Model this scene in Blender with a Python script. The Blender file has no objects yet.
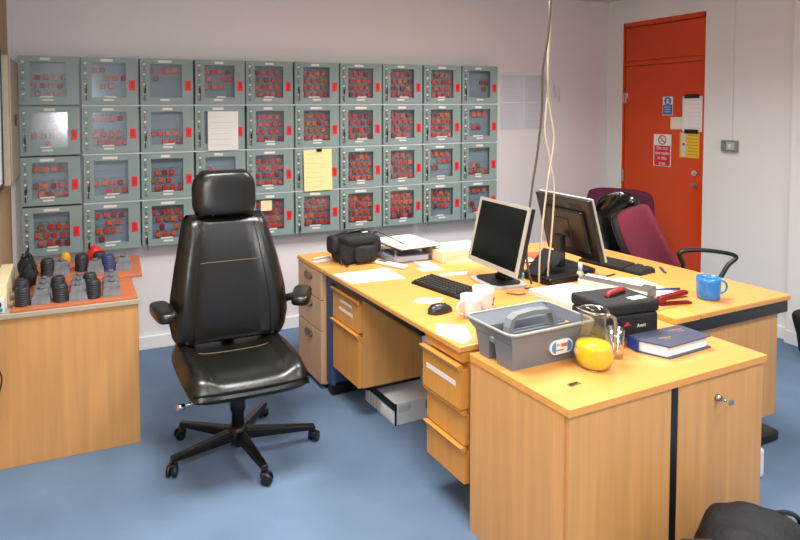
import bpy, bmesh, math, random
from mathutils import Vector, Matrix, Euler
PI = math.pi
R = math.radians
random.seed(7)
scene = bpy.context.scene
C = scene.collection

# ------------------------------------------------------------------ camera
cam_d = bpy.data.cameras.new('camera')
cam = bpy.data.objects.new('camera', cam_d)
C.objects.link(cam)
yaw, pit, rol = R(20.5287), R(-2.2829), R(-0.3746)
fw = Vector((math.sin(yaw)*math.cos(pit), math.cos(yaw)*math.cos(pit), math.sin(pit)))
rt = fw.cross(Vector((0, 0, 1))).normalized()
up = rt.cross(fw)
rt, up = rt*math.cos(rol)+up*math.sin(rol), -rt*math.sin(rol)+up*math.cos(rol)
m = Matrix((rt, up, -fw)).transposed().to_4x4()
CAMP = Vector((0.9522, -4.0592, 1.6372))
m.translation = CAMP
cam.matrix_world = m
cam_d.sensor_fit = 'HORIZONTAL'
cam_d.sensor_width = 36.0
cam_d.lens = 585.918/800*36
cam_d.shift_x = (400-287.97)/800
cam_d.shift_y = -(270-132.73)/800
cam_d.clip_start = 0.02
scene.camera = cam

# ------------------------------------------------------------------ light
w = bpy.data.worlds.new('world')
scene.world = w
w.use_nodes = True
w.node_tree.nodes['Background'].inputs[0].default_value = (0.9, 0.93, 1, 1)
w.node_tree.nodes['Background'].inputs[1].default_value = 0.3
scene.view_settings.view_transform = 'Standard'
scene.view_settings.look = 'None'
scene.view_settings.gamma = 1
scene.view_settings.use_curve_mapping = False
scene.view_settings.exposure = 0.1

def area(name, loc, sx, sy, power, col=(1, 1, 1), rot=(0, 0, 0), spread=180):
    d = bpy.data.lights.new(name, 'AREA')
    d.shape = 'RECTANGLE'
    d.size, d.size_y, d.energy, d.color = sx, sy, power, col
    d.spread = R(spread)
    o = bpy.data.objects.new(name, d)
    o.location = loc
    o.rotation_euler = rot
    C.objects.link(o)
    return o
LAMPS = [(1.7, -2.0), (3.6, -1.5), (1.7, -4.2), (3.6, -3.6)]
LAMP_POWER = [42, 44, 30, 36]
for (lx, ly), p in zip(LAMPS, LAMP_POWER):
    area('ceiling_panel_light', (lx, ly, 2.55), 1.1, 0.5, p, (1, 0.97, 0.93), spread=140)
# the camera's own flash
fd = bpy.data.lights.new('camera_flash', 'POINT')
fd.energy = 72
fd.shadow_soft_size = 0.03
fd.color = (0.95, 0.97, 1)
fl = bpy.data.objects.new('camera_flash', fd)
fl.location = CAMP+Vector((-0.03, -0.02, 0.09))
C.objects.link(fl)

# ------------------------------------------------------------------ materials
def lin(c):
    return tuple(((v/255)/12.92 if v/255 <= 0.04045 else ((v/255+0.055)/1.055)**2.4) for v in c)+(1,)
MATS = {}
def mat(name, rgb, rough=0.5, metal=0.0, spec=0.5, var=0.0, vscale=(8, 8, 8), bump=0.0, bscale=60, coat=0.0, emit=0, trans=0, rgb2=None):
    if name in MATS:
        return MATS[name]
    mt = bpy.data.materials.new(name)
    mt.use_nodes = True
    nt = mt.node_tree
    b = nt.nodes['Principled BSDF']
    c = lin(rgb)
    b.inputs['Base Color'].default_value = c
    b.inputs['Roughness'].default_value = rough
    b.inputs['Metallic'].default_value = metal
    b.inputs['Specular IOR Level'].default_value = spec
    b.inputs['Coat Weight'].default_value = coat
    b.inputs['Transmission Weight'].default_value = trans
    if emit:
        b.inputs['Emission Color'].default_value = c
        b.inputs['Emission Strength'].default_value = emit
    if var or bump:
        tc = nt.nodes.new('ShaderNodeTexCoord')
    if var:
        mp = nt.nodes.new('ShaderNodeMapping')
        mp.inputs['Scale'].default_value = vscale
        nz = nt.nodes.new('ShaderNodeTexNoise')
        nz.inputs['Scale'].default_value = 1
        nz.inputs['Detail'].default_value = 5
        rp = nt.nodes.new('ShaderNodeValToRGB')
        c2 = lin(rgb2) if rgb2 else tuple(v*(1-var) for v in c[:3])+(1,)
        rp.color_ramp.elements[0].position = 0.3
        rp.color_ramp.elements[1].position = 0.7
        rp.color_ramp.elements[0].color = c2
        rp.color_ramp.elements[1].color = tuple(min(1, v*(1+var*0.4)) for v in c[:3])+(1,)
        nt.links.new(tc.outputs['Object'], mp.inputs[0])
        nt.links.new(mp.outputs[0], nz.inputs['Vector'])
        nt.links.new(nz.outputs[0], rp.inputs[0])
        nt.links.new(rp.outputs[0], b.inputs['Base Color'])
    if bump:
        n2 = nt.nodes.new('ShaderNodeTexNoise')
        n2.inputs['Scale'].default_value = bscale
        bp = nt.nodes.new('ShaderNodeBump')
        bp.inputs['Strength'].default_value = bump
        bp.inputs['Distance'].default_value = 0.01
        nt.links.new(tc.outputs['Object'], n2.inputs['Vector'])
        nt.links.new(n2.outputs[0], bp.inputs['Height'])
        nt.links.new(bp.outputs[0], b.inputs['Normal'])
    MATS[name] = mt
    return mt

def pane_mat(name, rough, tint, refl, power=4.0):
    mt = bpy.data.materials.new(name)
    mt.use_nodes = True
    nt = mt.node_tree
    nt.nodes.remove(nt.nodes['Principled BSDF'])
    out = nt.nodes['Material Output']
    tr = nt.nodes.new('ShaderNodeBsdfTransparent')
    tr.inputs[0].default_value = tint
    gl = nt.nodes.new('ShaderNodeBsdfGlossy')
    gl.inputs['Roughness'].default_value = rough
    fr = nt.nodes.new('ShaderNodeLayerWeight')      # thin sheet: reflects more at a grazing angle, same from both sides
    fr.inputs[0].default_value = 0.5
    pw = nt.nodes.new('ShaderNodeMath')
    pw.operation = 'POWER'
    pw.inputs[1].default_value = power
    nt.links.new(fr.outputs['Facing'], pw.inputs[0])
    ml = nt.nodes.new('ShaderNodeMath')
    ml.operation = 'MULTIPLY_ADD'
    ml.inputs[1].default_value = 0.75
    ml.inputs[2].default_value = 0.035*refl
    mx = nt.nodes.new('ShaderNodeMixShader')
    nt.links.new(pw.outputs[0], ml.inputs[0])
    nt.links.new(ml.outputs[0], mx.inputs[0])
    nt.links.new(tr.outputs[0], mx.inputs[1])
    nt.links.new(gl.outputs[0], mx.inputs[2])
    nt.links.new(mx.outputs[0], out.inputs[0])
    return mt

WOODV = mat('beech_vertical', (202, 150, 90), 0.42, var=0.13, vscale=(28, 28, 1.6))
WOODD = mat('beech_drawer', (208, 146, 68), 0.42, var=0.12, vscale=(28, 28, 1.6))
WOODH = mat('beech_top', (212, 150, 78), 0.3, var=0.08, vscale=(2, 28, 28))
WOODE = mat('beech_edge', (218, 158, 78), 0.4, var=0.08, vscale=(3, 30, 30))
WOODP = mat('pinkish_wood', (198, 158, 122), 0.45, var=0.08, vscale=(28, 28, 1.6))
WALLM = mat('painted_wall', (222, 218, 220), 0.85, var=0.03, vscale=(1.2, 1.2, 1.2))
WALLR = mat('painted_wall_light', (222, 220, 219), 0.85, var=0.03, vscale=(1.2, 1.2, 1.2))
TANW = mat('tan_wall', (178, 150, 116), 0.8, var=0.05)
WHITE = mat('white_gloss_paint', (226, 226, 226), 0.35)
CARPET = mat('blue_carpet', (108, 130, 158), 0.97, spec=0.1, var=0.16, vscale=(3, 3, 3), bump=0.5, bscale=420)
CEILM = mat('ceiling_tile', (205, 200, 192), 0.9)
BLACK = mat('black_plastic', (22, 22, 23), 0.4)
BLACKM = mat('black_metal', (14, 14, 15), 0.38)
BLKGLOSS = mat('black_gloss', (8, 8, 9), 0.12)
LEATHER = mat('black_leather', (17, 15, 12), 0.3, bump=0.08, bscale=120, spec=0.6)
SEAM = mat('seam_thread', (88, 76, 54), 0.6)
FABRIC = mat('black_nylon', (20, 20, 23), 0.75, var=0.3, vscale=(30, 30, 30), bump=0.4, bscale=90)
CHROME = mat('chrome', (200, 200, 200), 0.2, 1.0)
STEEL = mat('brushed_steel', (150, 155, 160), 0.4, 0.8)
GREYG = mat('grey_green_enamel', (134, 152, 150), 0.42, var=0.06, vscale=(5, 5, 5))
INNER = mat('cabinet_inside', (132, 146, 156), 0.5)
PAPER = mat('white_paper', (222, 221, 218), 0.8)
PAPERG = mat('printed_grey', (200, 202, 212), 0.8)
INK = mat('print_ink', (186, 184, 184), 0.8)
CREAM = mat('cream_card', (232, 218, 176), 0.75)
CREAMD = mat('buff_card', (222, 202, 160), 0.75)
YELP = mat('pale_yellow_paper', (232, 226, 160), 0.8)
YELS = mat('yellow_sign', (226, 178, 40), 0.5)
REDL = mat('red_label', (225, 28, 38), 0.45)
REDS = mat('red_sign', (205, 20, 25), 0.35)
BLUES = mat('blue_sign', (30, 92, 165), 0.35)
DOORM = mat('orange_gloss_paint', (204, 64, 6), 0.22, var=0.05, vscale=(2, 2, 2))
DOORE = mat('orange_dark_edge', (120, 34, 8), 0.4)
LOCKR = [mat('padlock_red', (226, 58, 36), 0.4), mat('padlock_orange', (236, 100, 50), 0.4), mat('padlock_maroon', (160, 36, 32), 0.4), mat('padlock_brass', (176, 104, 48), 0.4)]
DULLS = mat('dull_shackle', (170, 170, 168), 0.4, 0.4)
ORB = mat('orange_board', (188, 108, 66), 0.5, var=0.12, vscale=(3, 14, 3))
WORKT = mat('grey_laminate', (168, 158, 138), 0.5)
DKGREY = mat('dusty_grey', (104, 106, 112), 0.7, var=0.3, vscale=(40, 40, 40))
DKBLK = mat('dusty_black', (44, 46, 52), 0.55, var=0.3, vscale=(40, 40, 40))
NAVYB = mat('dusty_navy', (52, 62, 110), 0.5)
BLUEP = mat('blue_panel', (52, 76, 112), 0.6)
TRAYG = mat('grey_caddy_plastic', (106, 112, 120), 0.42)
TRAYL = mat('pale_rim_plastic', (148, 150, 144), 0.4)
JUICE = mat('orange_juice', (250, 205, 10), 0.3, emit=0)
BLUEC = mat('blue_ceramic', (52, 122, 196), 0.2)
NAVY = mat('navy_cover', (62, 68, 88), 0.5)
NAVYE = mat('bright_blue_lining', (24, 96, 168), 0.5)
PAGES = mat('page_block', (226, 236, 244), 0.8, var=0.1, vscale=(2, 2, 220))
GOLD = mat('gold_print', (150, 112, 62), 0.5)
BURG = mat('burgundy_fabric', (104, 28, 48), 0.9, var=0.15, vscale=(60, 60, 60))
BURGD = mat('dark_burgundy_fabric', (78, 18, 44), 0.9)
SILVER = mat('silver_plastic', (186, 184, 172), 0.35, 0.2)
SCREEN = mat('lcd_screen', (12, 14, 12), 0.18)
STAPR = mat('stapler_red', (112, 14, 20), 0.3)
WIREC = mat('cream_cable', (214, 204, 180), 0.5)
WIRED = mat('grey_brown_cable', (88, 78, 68), 0.5)
PANE = pane_mat('cabinet_pane', 0.16, (0.93, 0.96, 0.98, 1), 1.6)
GLASS = pane_mat('clear_glass', 0.04, (0.95, 0.955, 0.94, 1), 1.6, 3.0)
GLASSH = pane_mat('thick_glass', 0.12, (0.86, 0.87, 0.84, 1), 9.0, 1.6)
CLEAR = pane_mat('clear_plastic', 0.1, (0.92, 0.93, 0.95, 1), 3.0)

# ------------------------------------------------------------------ mesh builder
class MB:
    def __init__(s):
        s.bm = bmesh.new()
        s.mi = 0
        s.M = Matrix.Identity(4)
    def _add(s, verts, faces, smooth=False):
        vs = [s.bm.verts.new(s.M @ Vector(v)) for v in verts]
        out = []
        for f in faces:
            try:
                fc = s.bm.faces.new([vs[i] for i in f])
                fc.material_index = s.mi
                fc.smooth = smooth
                out.append(fc)
            except ValueError:
                pass
        return vs, out
    def box(s, x0, x1, y0, y1, z0, z1, bev=0.0, seg=2):
        x0, x1 = min(x0, x1), max(x0, x1)
        y0, y1 = min(y0, y1), max(y0, y1)
        z0, z1 = min(z0, z1), max(z0, z1)
        v = [(x0, y0, z0), (x1, y0, z0), (x1, y1, z0), (x0, y1, z0), (x0, y0, z1), (x1, y0, z1), (x1, y1, z1), (x0, y1, z1)]
        f = [(0, 3, 2, 1), (4, 5, 6, 7), (0, 1, 5, 4), (1, 2, 6, 5), (2, 3, 7, 6), (3, 0, 4, 7)]
        vs, fs = s._add(v, f)
        if bev > 0:
            es = list({e for fc in fs for e in fc.edges})
            r = bmesh.ops.bevel(s.bm, geom=es, offset=bev, segments=seg, affect='EDGES', profile=0.5)
            for fc in r['faces']:
                fc.material_index = s.mi
        return s
    def hexa(s, bot, top):
        f = [(0, 3, 2, 1), (4, 5, 6, 7), (0, 1, 5, 4), (1, 2, 6, 5), (2, 3, 7, 6), (3, 0, 4, 7)]
        s._add(list(bot)+list(top), f)
        return s
    def prism(s, pts, a, b, axis='z', smooth=False):
        def P(p, h):
            return {'z': (p[0], p[1], h), 'y': (p[0], h, p[1]), 'x': (h, p[0], p[1])}[axis]
        n = len(pts)
        v = [P(p, a) for p in pts]+[P(p, b) for p in pts]
        vs, fs = s._add(v, [tuple(range(n))[::-1], tuple(range(n, 2*n))]+[(i, (i+1) % n, n+(i+1) % n, n+i) for i in range(n)])
        if smooth:
            for f in fs[2:]:
                f.smooth = True
        return s
    def lathe(s, prof, n=24, cx=0, cy=0, smooth=True, close=False):
        v, f = [], []
        for (r, z) in prof:
            for i in range(n):
                a = 2*PI*i/n
                v.append((cx+r*math.cos(a), cy+r*math.sin(a), z))
        k = len(prof)
        for j in range(k-1):
            for i in range(n):
                f.append((j*n+i, j*n+(i+1) % n, (j+1)*n+(i+1) % n, (j+1)*n+i))
        if prof[0][0] > 1e-4:
            f.append(tuple(range(n))[::-1])
        if prof[-1][0] > 1e-4 and not close:
            f.append(tuple(range((k-1)*n, k*n)))
        s._add(v, f, smooth)
        return s
    def cyl(s, a, b, r, r2=None, n=16, smooth=True):
        a, b = Vector(a), Vector(b)
        r2 = r if r2 is None else r2
        d = (b-a).normalized()
        u = d.orthogonal().normalized()
        w_ = d.cross(u)
        v = []
        for (c, rr) in ((a, r), (b, r2)):
            for i in range(n):
                t = 2*PI*i/n
                v.append(c+(u*math.cos(t)+w_*math.sin(t))*rr)
        vs, fs = s._add(v, [tuple(range(n))[::-1], tuple(range(n, 2*n))]+[(i, (i+1) % n, n+(i+1) % n, n+i) for i in range(n)], smooth)
        fs[0].smooth = fs[1].smooth = False
        return s
    def tube(s, pts, r, n=8, closed=False):
        pts = [Vector(p) for p in pts]
        k = len(pts)
        v, f = [], []
        prev = None
        for i, p in enumerate(pts):
            if closed:
                d = (pts[(i+1) % k]-pts[i-1]).normalized()
            else:
                d = (pts[min(i+1, k-1)]-pts[max(i-1, 0)]).normalized()
            if prev is None:
                u = d.orthogonal().normalized()
            else:
                u = (prev-d*prev.dot(d)).normalized()
            prev = u
            w_ = d.cross(u)
            rr = r[i] if isinstance(r, (list, tuple)) else r
            for j in range(n):
                t = 2*PI*j/n
                v.append(p+(u*math.cos(t)+w_*math.sin(t))*rr)
        rng = k if closed else k-1
        for i in range(rng):
            for j in range(n):
                a, b = i*n, ((i+1) % k)*n
                f.append((a+j, a+(j+1) % n, b+(j+1) % n, b+j))
        if not closed:
            f.append(tuple(range(n))[::-1])
            f.append(tuple(range((k-1)*n, k*n)))
        s._add(v, f, True)
        return s
    def grid(s, fn, nu, nv, smooth=True, closeu=False):
        v = [fn(i/nu, j/nv) for j in range(nv+1) for i in range(nu+1)]
        f = []
        for j in range(nv):
            for i in range(nu):
                a = j*(nu+1)+i
                f.append((a, a+1, a+nu+2, a+nu+1))
        s._add(v, f, smooth)
        return s
    def blob(s, c, rx, ry, rz, n=16, m=10, e=1.0, fn=None):
        v, f = [], []
        def sp(x, p):
            return math.copysign(abs(x)**p, x)
        for j in range(m+1):
            ph = -PI/2+PI*j/m
            for i in range(n):
                t = 2*PI*i/n
                q = Vector((sp(math.cos(ph), e)*sp(math.cos(t), e), sp(math.cos(ph), e)*sp(math.sin(t), e), sp(math.sin(ph), e)))
                p = Vector((c[0]+rx*q.x, c[1]+ry*q.y, c[2]+rz*q.z))
                v.append(fn(p, q) if fn else p)
        for j in range(m):
            for i in range(n):
                f.append((j*n+i, j*n+(i+1) % n, (j+1)*n+(i+1) % n, (j+1)*n+i))
        s._add(v, f, True)
        return s
    def mesh(s, name, mats):
        bmesh.ops.remove_doubles(s.bm, verts=s.bm.verts, dist=1e-5)
        bmesh.ops.recalc_face_normals(s.bm, faces=s.bm.faces)
        me = bpy.data.meshes.new(name)
        s.bm.to_mesh(me)
        s.bm.free()
        for mt in (mats if isinstance(mats, (list, tuple)) else [mats]):
            me.materials.append(mt)
        return me
    def obj(s, name, mats, parent=None, loc=None, rz=0):
        o = bpy.data.objects.new(name, s.mesh(name, mats))
        C.objects.link(o)
        if parent:
            o.parent = parent
        if loc:
            o.location = loc
        if rz:
            o.rotation_euler.z = rz
        return o

def tag(o, label, cat, group=None, kind=None):
    o['label'] = label
    o['category'] = cat
    if group:
        o['group'] = group
    if kind:
        o['kind'] = kind
    return o
def thing(name, label, cat, loc=(0, 0, 0), rz=0, group=None, kind=None):
    o = bpy.data.objects.new(name, None)
    C.objects.link(o)
    o.location = loc
    o.rotation_euler.z = rz
    o.empty_display_size = 0.05
    return tag(o, label, cat, group, kind)
def struct(name, mb, mt, parent=None):
    o = mb.obj(name, mt, parent)
    if parent is None:
        o['kind'] = 'structure'
    return o
def copy_tree(o, parent=None):
    c = o.copy()
    C.objects.link(c)
    if parent:
        c.parent = parent
    for ch in list(o.children):
        copy_tree(ch, c)
    return c
def text_obj(name, body, size, mt, parent, M, ext=0.0004, align='CENTER', sx=1.0):
    cu = bpy.data.curves.new(name, 'FONT')
    cu.body = body
    cu.size = size
    cu.extrude = ext
    cu.align_x = align
    cu.align_y = 'CENTER'
    t = bpy.data.objects.new(name, cu)
    C.objects.link(t)
    bpy.context.view_layer.update()
    dg = bpy.context.evaluated_depsgraph_get()
    me = bpy.data.meshes.new_from_object(t.evaluated_get(dg))
    bpy.data.objects.remove(t)
    me.transform(M @ Matrix.Diagonal((sx, 1, 1, 1)))
    me.materials.clear()
    me.materials.append(mt)
    o = bpy.data.objects.new(name, me)
    C.objects.link(o)
    o.parent = parent
    return o
def rr(w_, h_, r, n=5, cx=0, cy=0):
    pts = []
    for (sx, sy, a0) in ((1, 1, 0), (-1, 1, 90), (-1, -1, 180), (1, -1, 270)):
        for i in range(n+1):
            a = R(a0+90*i/n)
            pts.append((cx+sx*(w_/2-r)+r*math.cos(a), cy+sy*(h_/2-r)+r*math.sin(a)))
    return pts

XL, XR, YB, ZC = 0.605, 5.638, -6.0, 2.598
# ------------------------------------------------------------------ room
struct('floor', MB().box(XL-0.2, 6.2, YB-0.1, 0.1, -0.1, 0), CARPET)
struct('ceiling', MB().box(XL-0.2, 6.2, YB-0.1, 0.1, ZC, ZC+0.1), CEILM)
struct('wall_back', MB().box(XL-0.2, 6.2, 0, 0.1, 0, ZC), WALLM)
struct('wall_left', MB().box(XL-0.1, XL, YB, 0, 0, ZC), TANW)
struct('wall_front', MB().box(XL-0.2, 6.2, YB-0.1, YB, 0, ZC), WALLM)
b = MB()
b.box(XR, XR+0.1, -0.16, 0, 0, ZC)
b.box(XR, XR+0.1, YB, -0.888, 0, ZC)
b.box(XR, XR+0.1, -0.888, -0.16, 2.386, ZC)
b.box(XR+0.09, XR+0.12, -0.95, -0.1, 0, 2.45)
struct('wall_right', b, WALLR)
struct('pillar', MB().box(XR-0.05, XR, -2.3, -1.51, 0, ZC, 0.006), WALLR)
struct('trim_1', MB().box(XL, XL+0.028, -0.02, 0, 0, ZC, 0.003), WALLR)
def skirt(name, x0, x1, y0, y1):
    b = MB()
    b.box(x0, x1, y0, y1, 0, 0.088, 0.003)
    return struct(name, b, WHITE)
skirt('baseboard_back', XL+0.03, XR-0.02, -0.018, 0)
skirt('baseboard_right', XR-0.018, XR, -1.51, -0.91)
skirt('baseboard_pillar', XR-0.068, XR-0.05, -2.3, -1.51)
skirt('baseboard_left', XL, XL+0.016, YB, -0.03)
# orange door with a fixed panel above it
b = MB()
b.box(XR+0.012, XR+0.055, -0.872, -0.176, 0.008, 1.998, 0.002)
door = struct('door_1', b, DOORM)
b = MB()
b.box(XR+0.0, XR+0.05, -0.174, -0.16, 0, 2.386)
b.box(XR+0.0, XR+0.05, -0.888, -0.874, 0, 2.386)
b.box(XR+0.0, XR+0.05, -0.888, -0.16, 2.345, 2.386)
b.box(XR+0.004, XR+0.05, -0.888, -0.16, 2.002, 2.04)
b.obj('door_frame', DOORM, door)
MB().box(XR+0.01, XR+0.05, -0.872, -0.176, 2.044, 2.34, 0.003).obj('overhead_panel', DOORM, door)
for z in (1.72, 1.02):
    MB().box(XR-0.004, XR+0.014, -0.186, -0.168, z-0.05, z+0.05, 0.003).obj('hinge', CHROME, door)
for z in (1.105, 1.005):
    b = MB()
    b.cyl((XR+0.014, -0.818, z), (XR-0.002, -0.818, z), 0.024, 0.022, 20)
    b.cyl((XR-0.002, -0.818, z), (XR-0.014, -0.818, z), 0.011, 0.009, 14)
    b.obj('door_lock', CHROME, door)
# ceiling luminaires
ordn = ['left rear', 'right rear', 'left front', 'right front']
for i, (lx, ly) in enumerate(LAMPS):
    t = thing('ceiling_light', 'rectangular recessed ceiling light panel, %s one of four' % ordn[i], 'ceiling light', (lx, ly, ZC), 0, 'ceiling light panels')
    b = MB()
    for (x0, x1, y0, y1) in ((-0.6, 0.6, -0.3, -0.27), (-0.6, 0.6, 0.27, 0.3), (-0.6, -0.57, -0.27, 0.27), (0.57, 0.6, -0.27, 0.27)):
        b.box(x0, x1, y0, y1, -0.03, 0)
    b.obj('frame', WHITE, t)
    MB().box(-0.57, 0.57, -0.27, 0.27, -0.016, -0.004).obj('diffuser', mat('lit_diffuser', (255, 250, 240), 0.5, emit=3.0), t)

# ------------------------------------------------------------------ wall of lock cabinets
GX, GW, GH, GZ, YF = 0.663, 0.3641, 0.3156, 0.7228, -0.1
W, H = 0.35, 0.304
WX0, WX1, WZ0, WZ1 = 0.064, 0.276, 0.046, 0.268     # window in the door
ROWN = ['top row', 'second row', 'third row', 'bottom row']
COLN = ['first from left', 'second from left', 'third from left', 'fourth from left', 'fifth from left', 'sixth from left',
        'seventh from left', 'eighth from left', 'ninth from left', 'tenth at right end']
PAT = [
 ['/xxxx/xxxx/xxxx', 'xx../.xxx/.xx.', 'xxxx/x...', 'xxxx/x.xx/xxx.', 'xxxx/xxxx/xxxx/xxxx', 'xxxx/xxxx/xxxx/xxxx', 'xxxx/xxxx/xxxx/xxxx', 'xxxx/xxxx/xxxx/xxxx', 'xxxx/xxxx/xxxx/xxxx', '/..xx/...x'],
 ['..xx/..xx/xxxx/.x..', 'xxxx//xxxx/xxxx', '//xxxx/.xxx', '', 'xxxx/xxxx/xxxx/xxxx', 'xxxx/xxxx/xxxx/xxxx', 'xxxx/xxxx/xxxx/xxxx', 'xxxx/xxxx/xxxx/xxx.', 'xxxx/xxxx/xxxx/xxxx', 'xxxx//xxx.'],
 ['xxxx//xxxx/xxxx', '//xxxx/.xxx', '/xxx./xxx./xxxx', '/x...', 'xxxx/xxxx/xxxx/xxxx', '', 'xxxx/xxxx/xxxx/xxxx', 'xxxx/xxxx/xxxx/xxxx', 'xxxx/.xxx/xx..', '//xxx./xxxx'],
 ['/xxxx/xxxx/xxxx', 'xxxx/.xx./xxx./x...', 'xxxx/xxxx/.x.x/xxx.', '', 'x..x/.xxx/xxxx/xxxx', 'xxxx/xxxx/xxxx/xxxx', 'xxxx/xxxx/xxxx/xxxx', 'xxxx/xxxx/xxxx/xxxx', 'xxxx/xxxx/xxxx', 'xxxx//xx../.x..']]
def cab_part_meshes():
    M_ = {}
    b = MB()                                     # open-fronted box
    b.box(0, W, 0.085, 0.098, 0, H)
    b.box(0, 0.004, 0.008, 0.085, 0, H)
    b.box(W-0.004, W, 0.008, 0.085, 0, H)
    b.box(0.004, W-0.004, 0.008, 0.085, 0, 0.004)
    b.box(0.004, W-0.004, 0.008, 0.085, H-0.004, H)
    M_['body'] = b.mesh('body', GREYG)
    b = MB()
    b.box(WX0-0.03, WX1+0.03, 0.046, 0.05, WZ0-0.03, WZ1+0.025)
    for k in range(4):
        b.mi = 0
        b.box(WX0-0.01, WX1+0.01, 0.041, 0.046, 0.255-0.052*k, 0.258-0.052*k)
    M_['hook_board'] = b.mesh('hook_board', INNER)
    b = MB()                                     # door with a window hole
    b.box(0, WX0, 0, 0.007, 0, H)
    b.box(WX1, W, 0, 0.007, 0, H)
    b.box(WX0, WX1, 0, 0.007, 0, WZ0)
    b.box(WX0, WX1, 0, 0.007, WZ1, H)
    M_['door'] = b.mesh('door', GREYG)
    M_['window_pane'] = MB().box(WX0-0.006, WX1+0.006, 0.0085, 0.0105, WZ0-0.006, WZ1+0.006).mesh('window_pane', PANE)
    b = MB()                                     # strip of small keyed catches down the hinge side
    b.box(0.022, 0.028, -0.003, 0, 0.02, H-0.02)
    for k in range(8):
        z = 0.034+k*0.033
        b.mi = 1 if k % 2 else 0
        b.box(0.018, 0.033, -0.009, -0.002, z-0.006, z+0.006, 0.002)
        b.mi = 0
        b.cyl((0.036, -0.002, z-0.008), (0.036, -0.01, z-0.008), 0.004, n=8)
    M_['catch_strip'] = b.mesh('catch_strip', [mat('catch_grey', (120, 128, 122), 0.4, 0.3), mat('catch_white', (225, 228, 230), 0.4)])
    M_['name_label'] = MB().box(-0.048, 0.048, -0.0012, 0, -0.008, 0.008).mesh('name_label', PAPER)
    M_['note_label'] = MB().box(-0.032, 0.032, -0.0012, 0, -0.0055, 0.0055).mesh('note_label', PAPER)
    b = MB()
    b.box(-0.019, 0.019, -0.0015, 0, -0.033, 0.033)
    b.mi = 1
    for z in (0.016, 0.004, -0.01):
        b.box(-0.006, 0.006, -0.0022, -0.0015, z-0.003, z+0.003)
    M_['warning_label'] = b.mesh('warning_label', [REDL, mat('dark_red_ink', (140, 12, 22), 0.5)])
    b = MB()
    b.tube([(0, -0.006, 0.05), (0.002, -0.007, 0.02), (-0.002, -0.006, -0.02), (0.002, -0.006, -0.06)], 0.0022, 6)
    b.box(-0.006, 0.005, -0.01, -0.004, -0.02, 0.02, 0.002)
    M_['hanging_key'] = b.mesh('hanging_key', BLACKM)
    return M_
CM = cab_part_meshes()
def child(me, parent, name, loc=(0, 0, 0), rot=(0, 0, 0), sc=None):
    o = bpy.data.objects.new(name, me)
    C.objects.link(o)
    o.parent = parent
    o.location = loc
    o.rotation_euler = rot
    if sc:
        o.scale = sc
    return o
def lock_mesh(mt, big=1.0):
    b = MB()
    h, w2 = 0.031*big, 0.0165*big
    b.box(-w2, w2, -0.008, 0.008, -0.023-h, -0.023, 0.003, 1)
    b.mi = 1
    pts = []
    for k in range(9):
        a = PI*k/8
        pts.append((0.0095*math.cos(a), 0, -0.012+0.0095*math.sin(a)))
    pts = [(0.0095, 0, -0.028)]+pts+[(-0.0095, 0, -0.028)]
    b.tube(pts, 0.0024, 6)
    return b.mesh('padlock', [mt, DULLS])
LM = [lock_mesh(k) for k in LOCKR]
LOCKCOL = ['red', 'orange-red', 'dark red', 'brown']
HN = ['top', 'second', 'third', 'lowest']
PN = ['first', 'second', 'third', 'fourth']
cells = [(j, k) for k in range(10) for j in range(4)]
nlock = 0
rest = []
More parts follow.
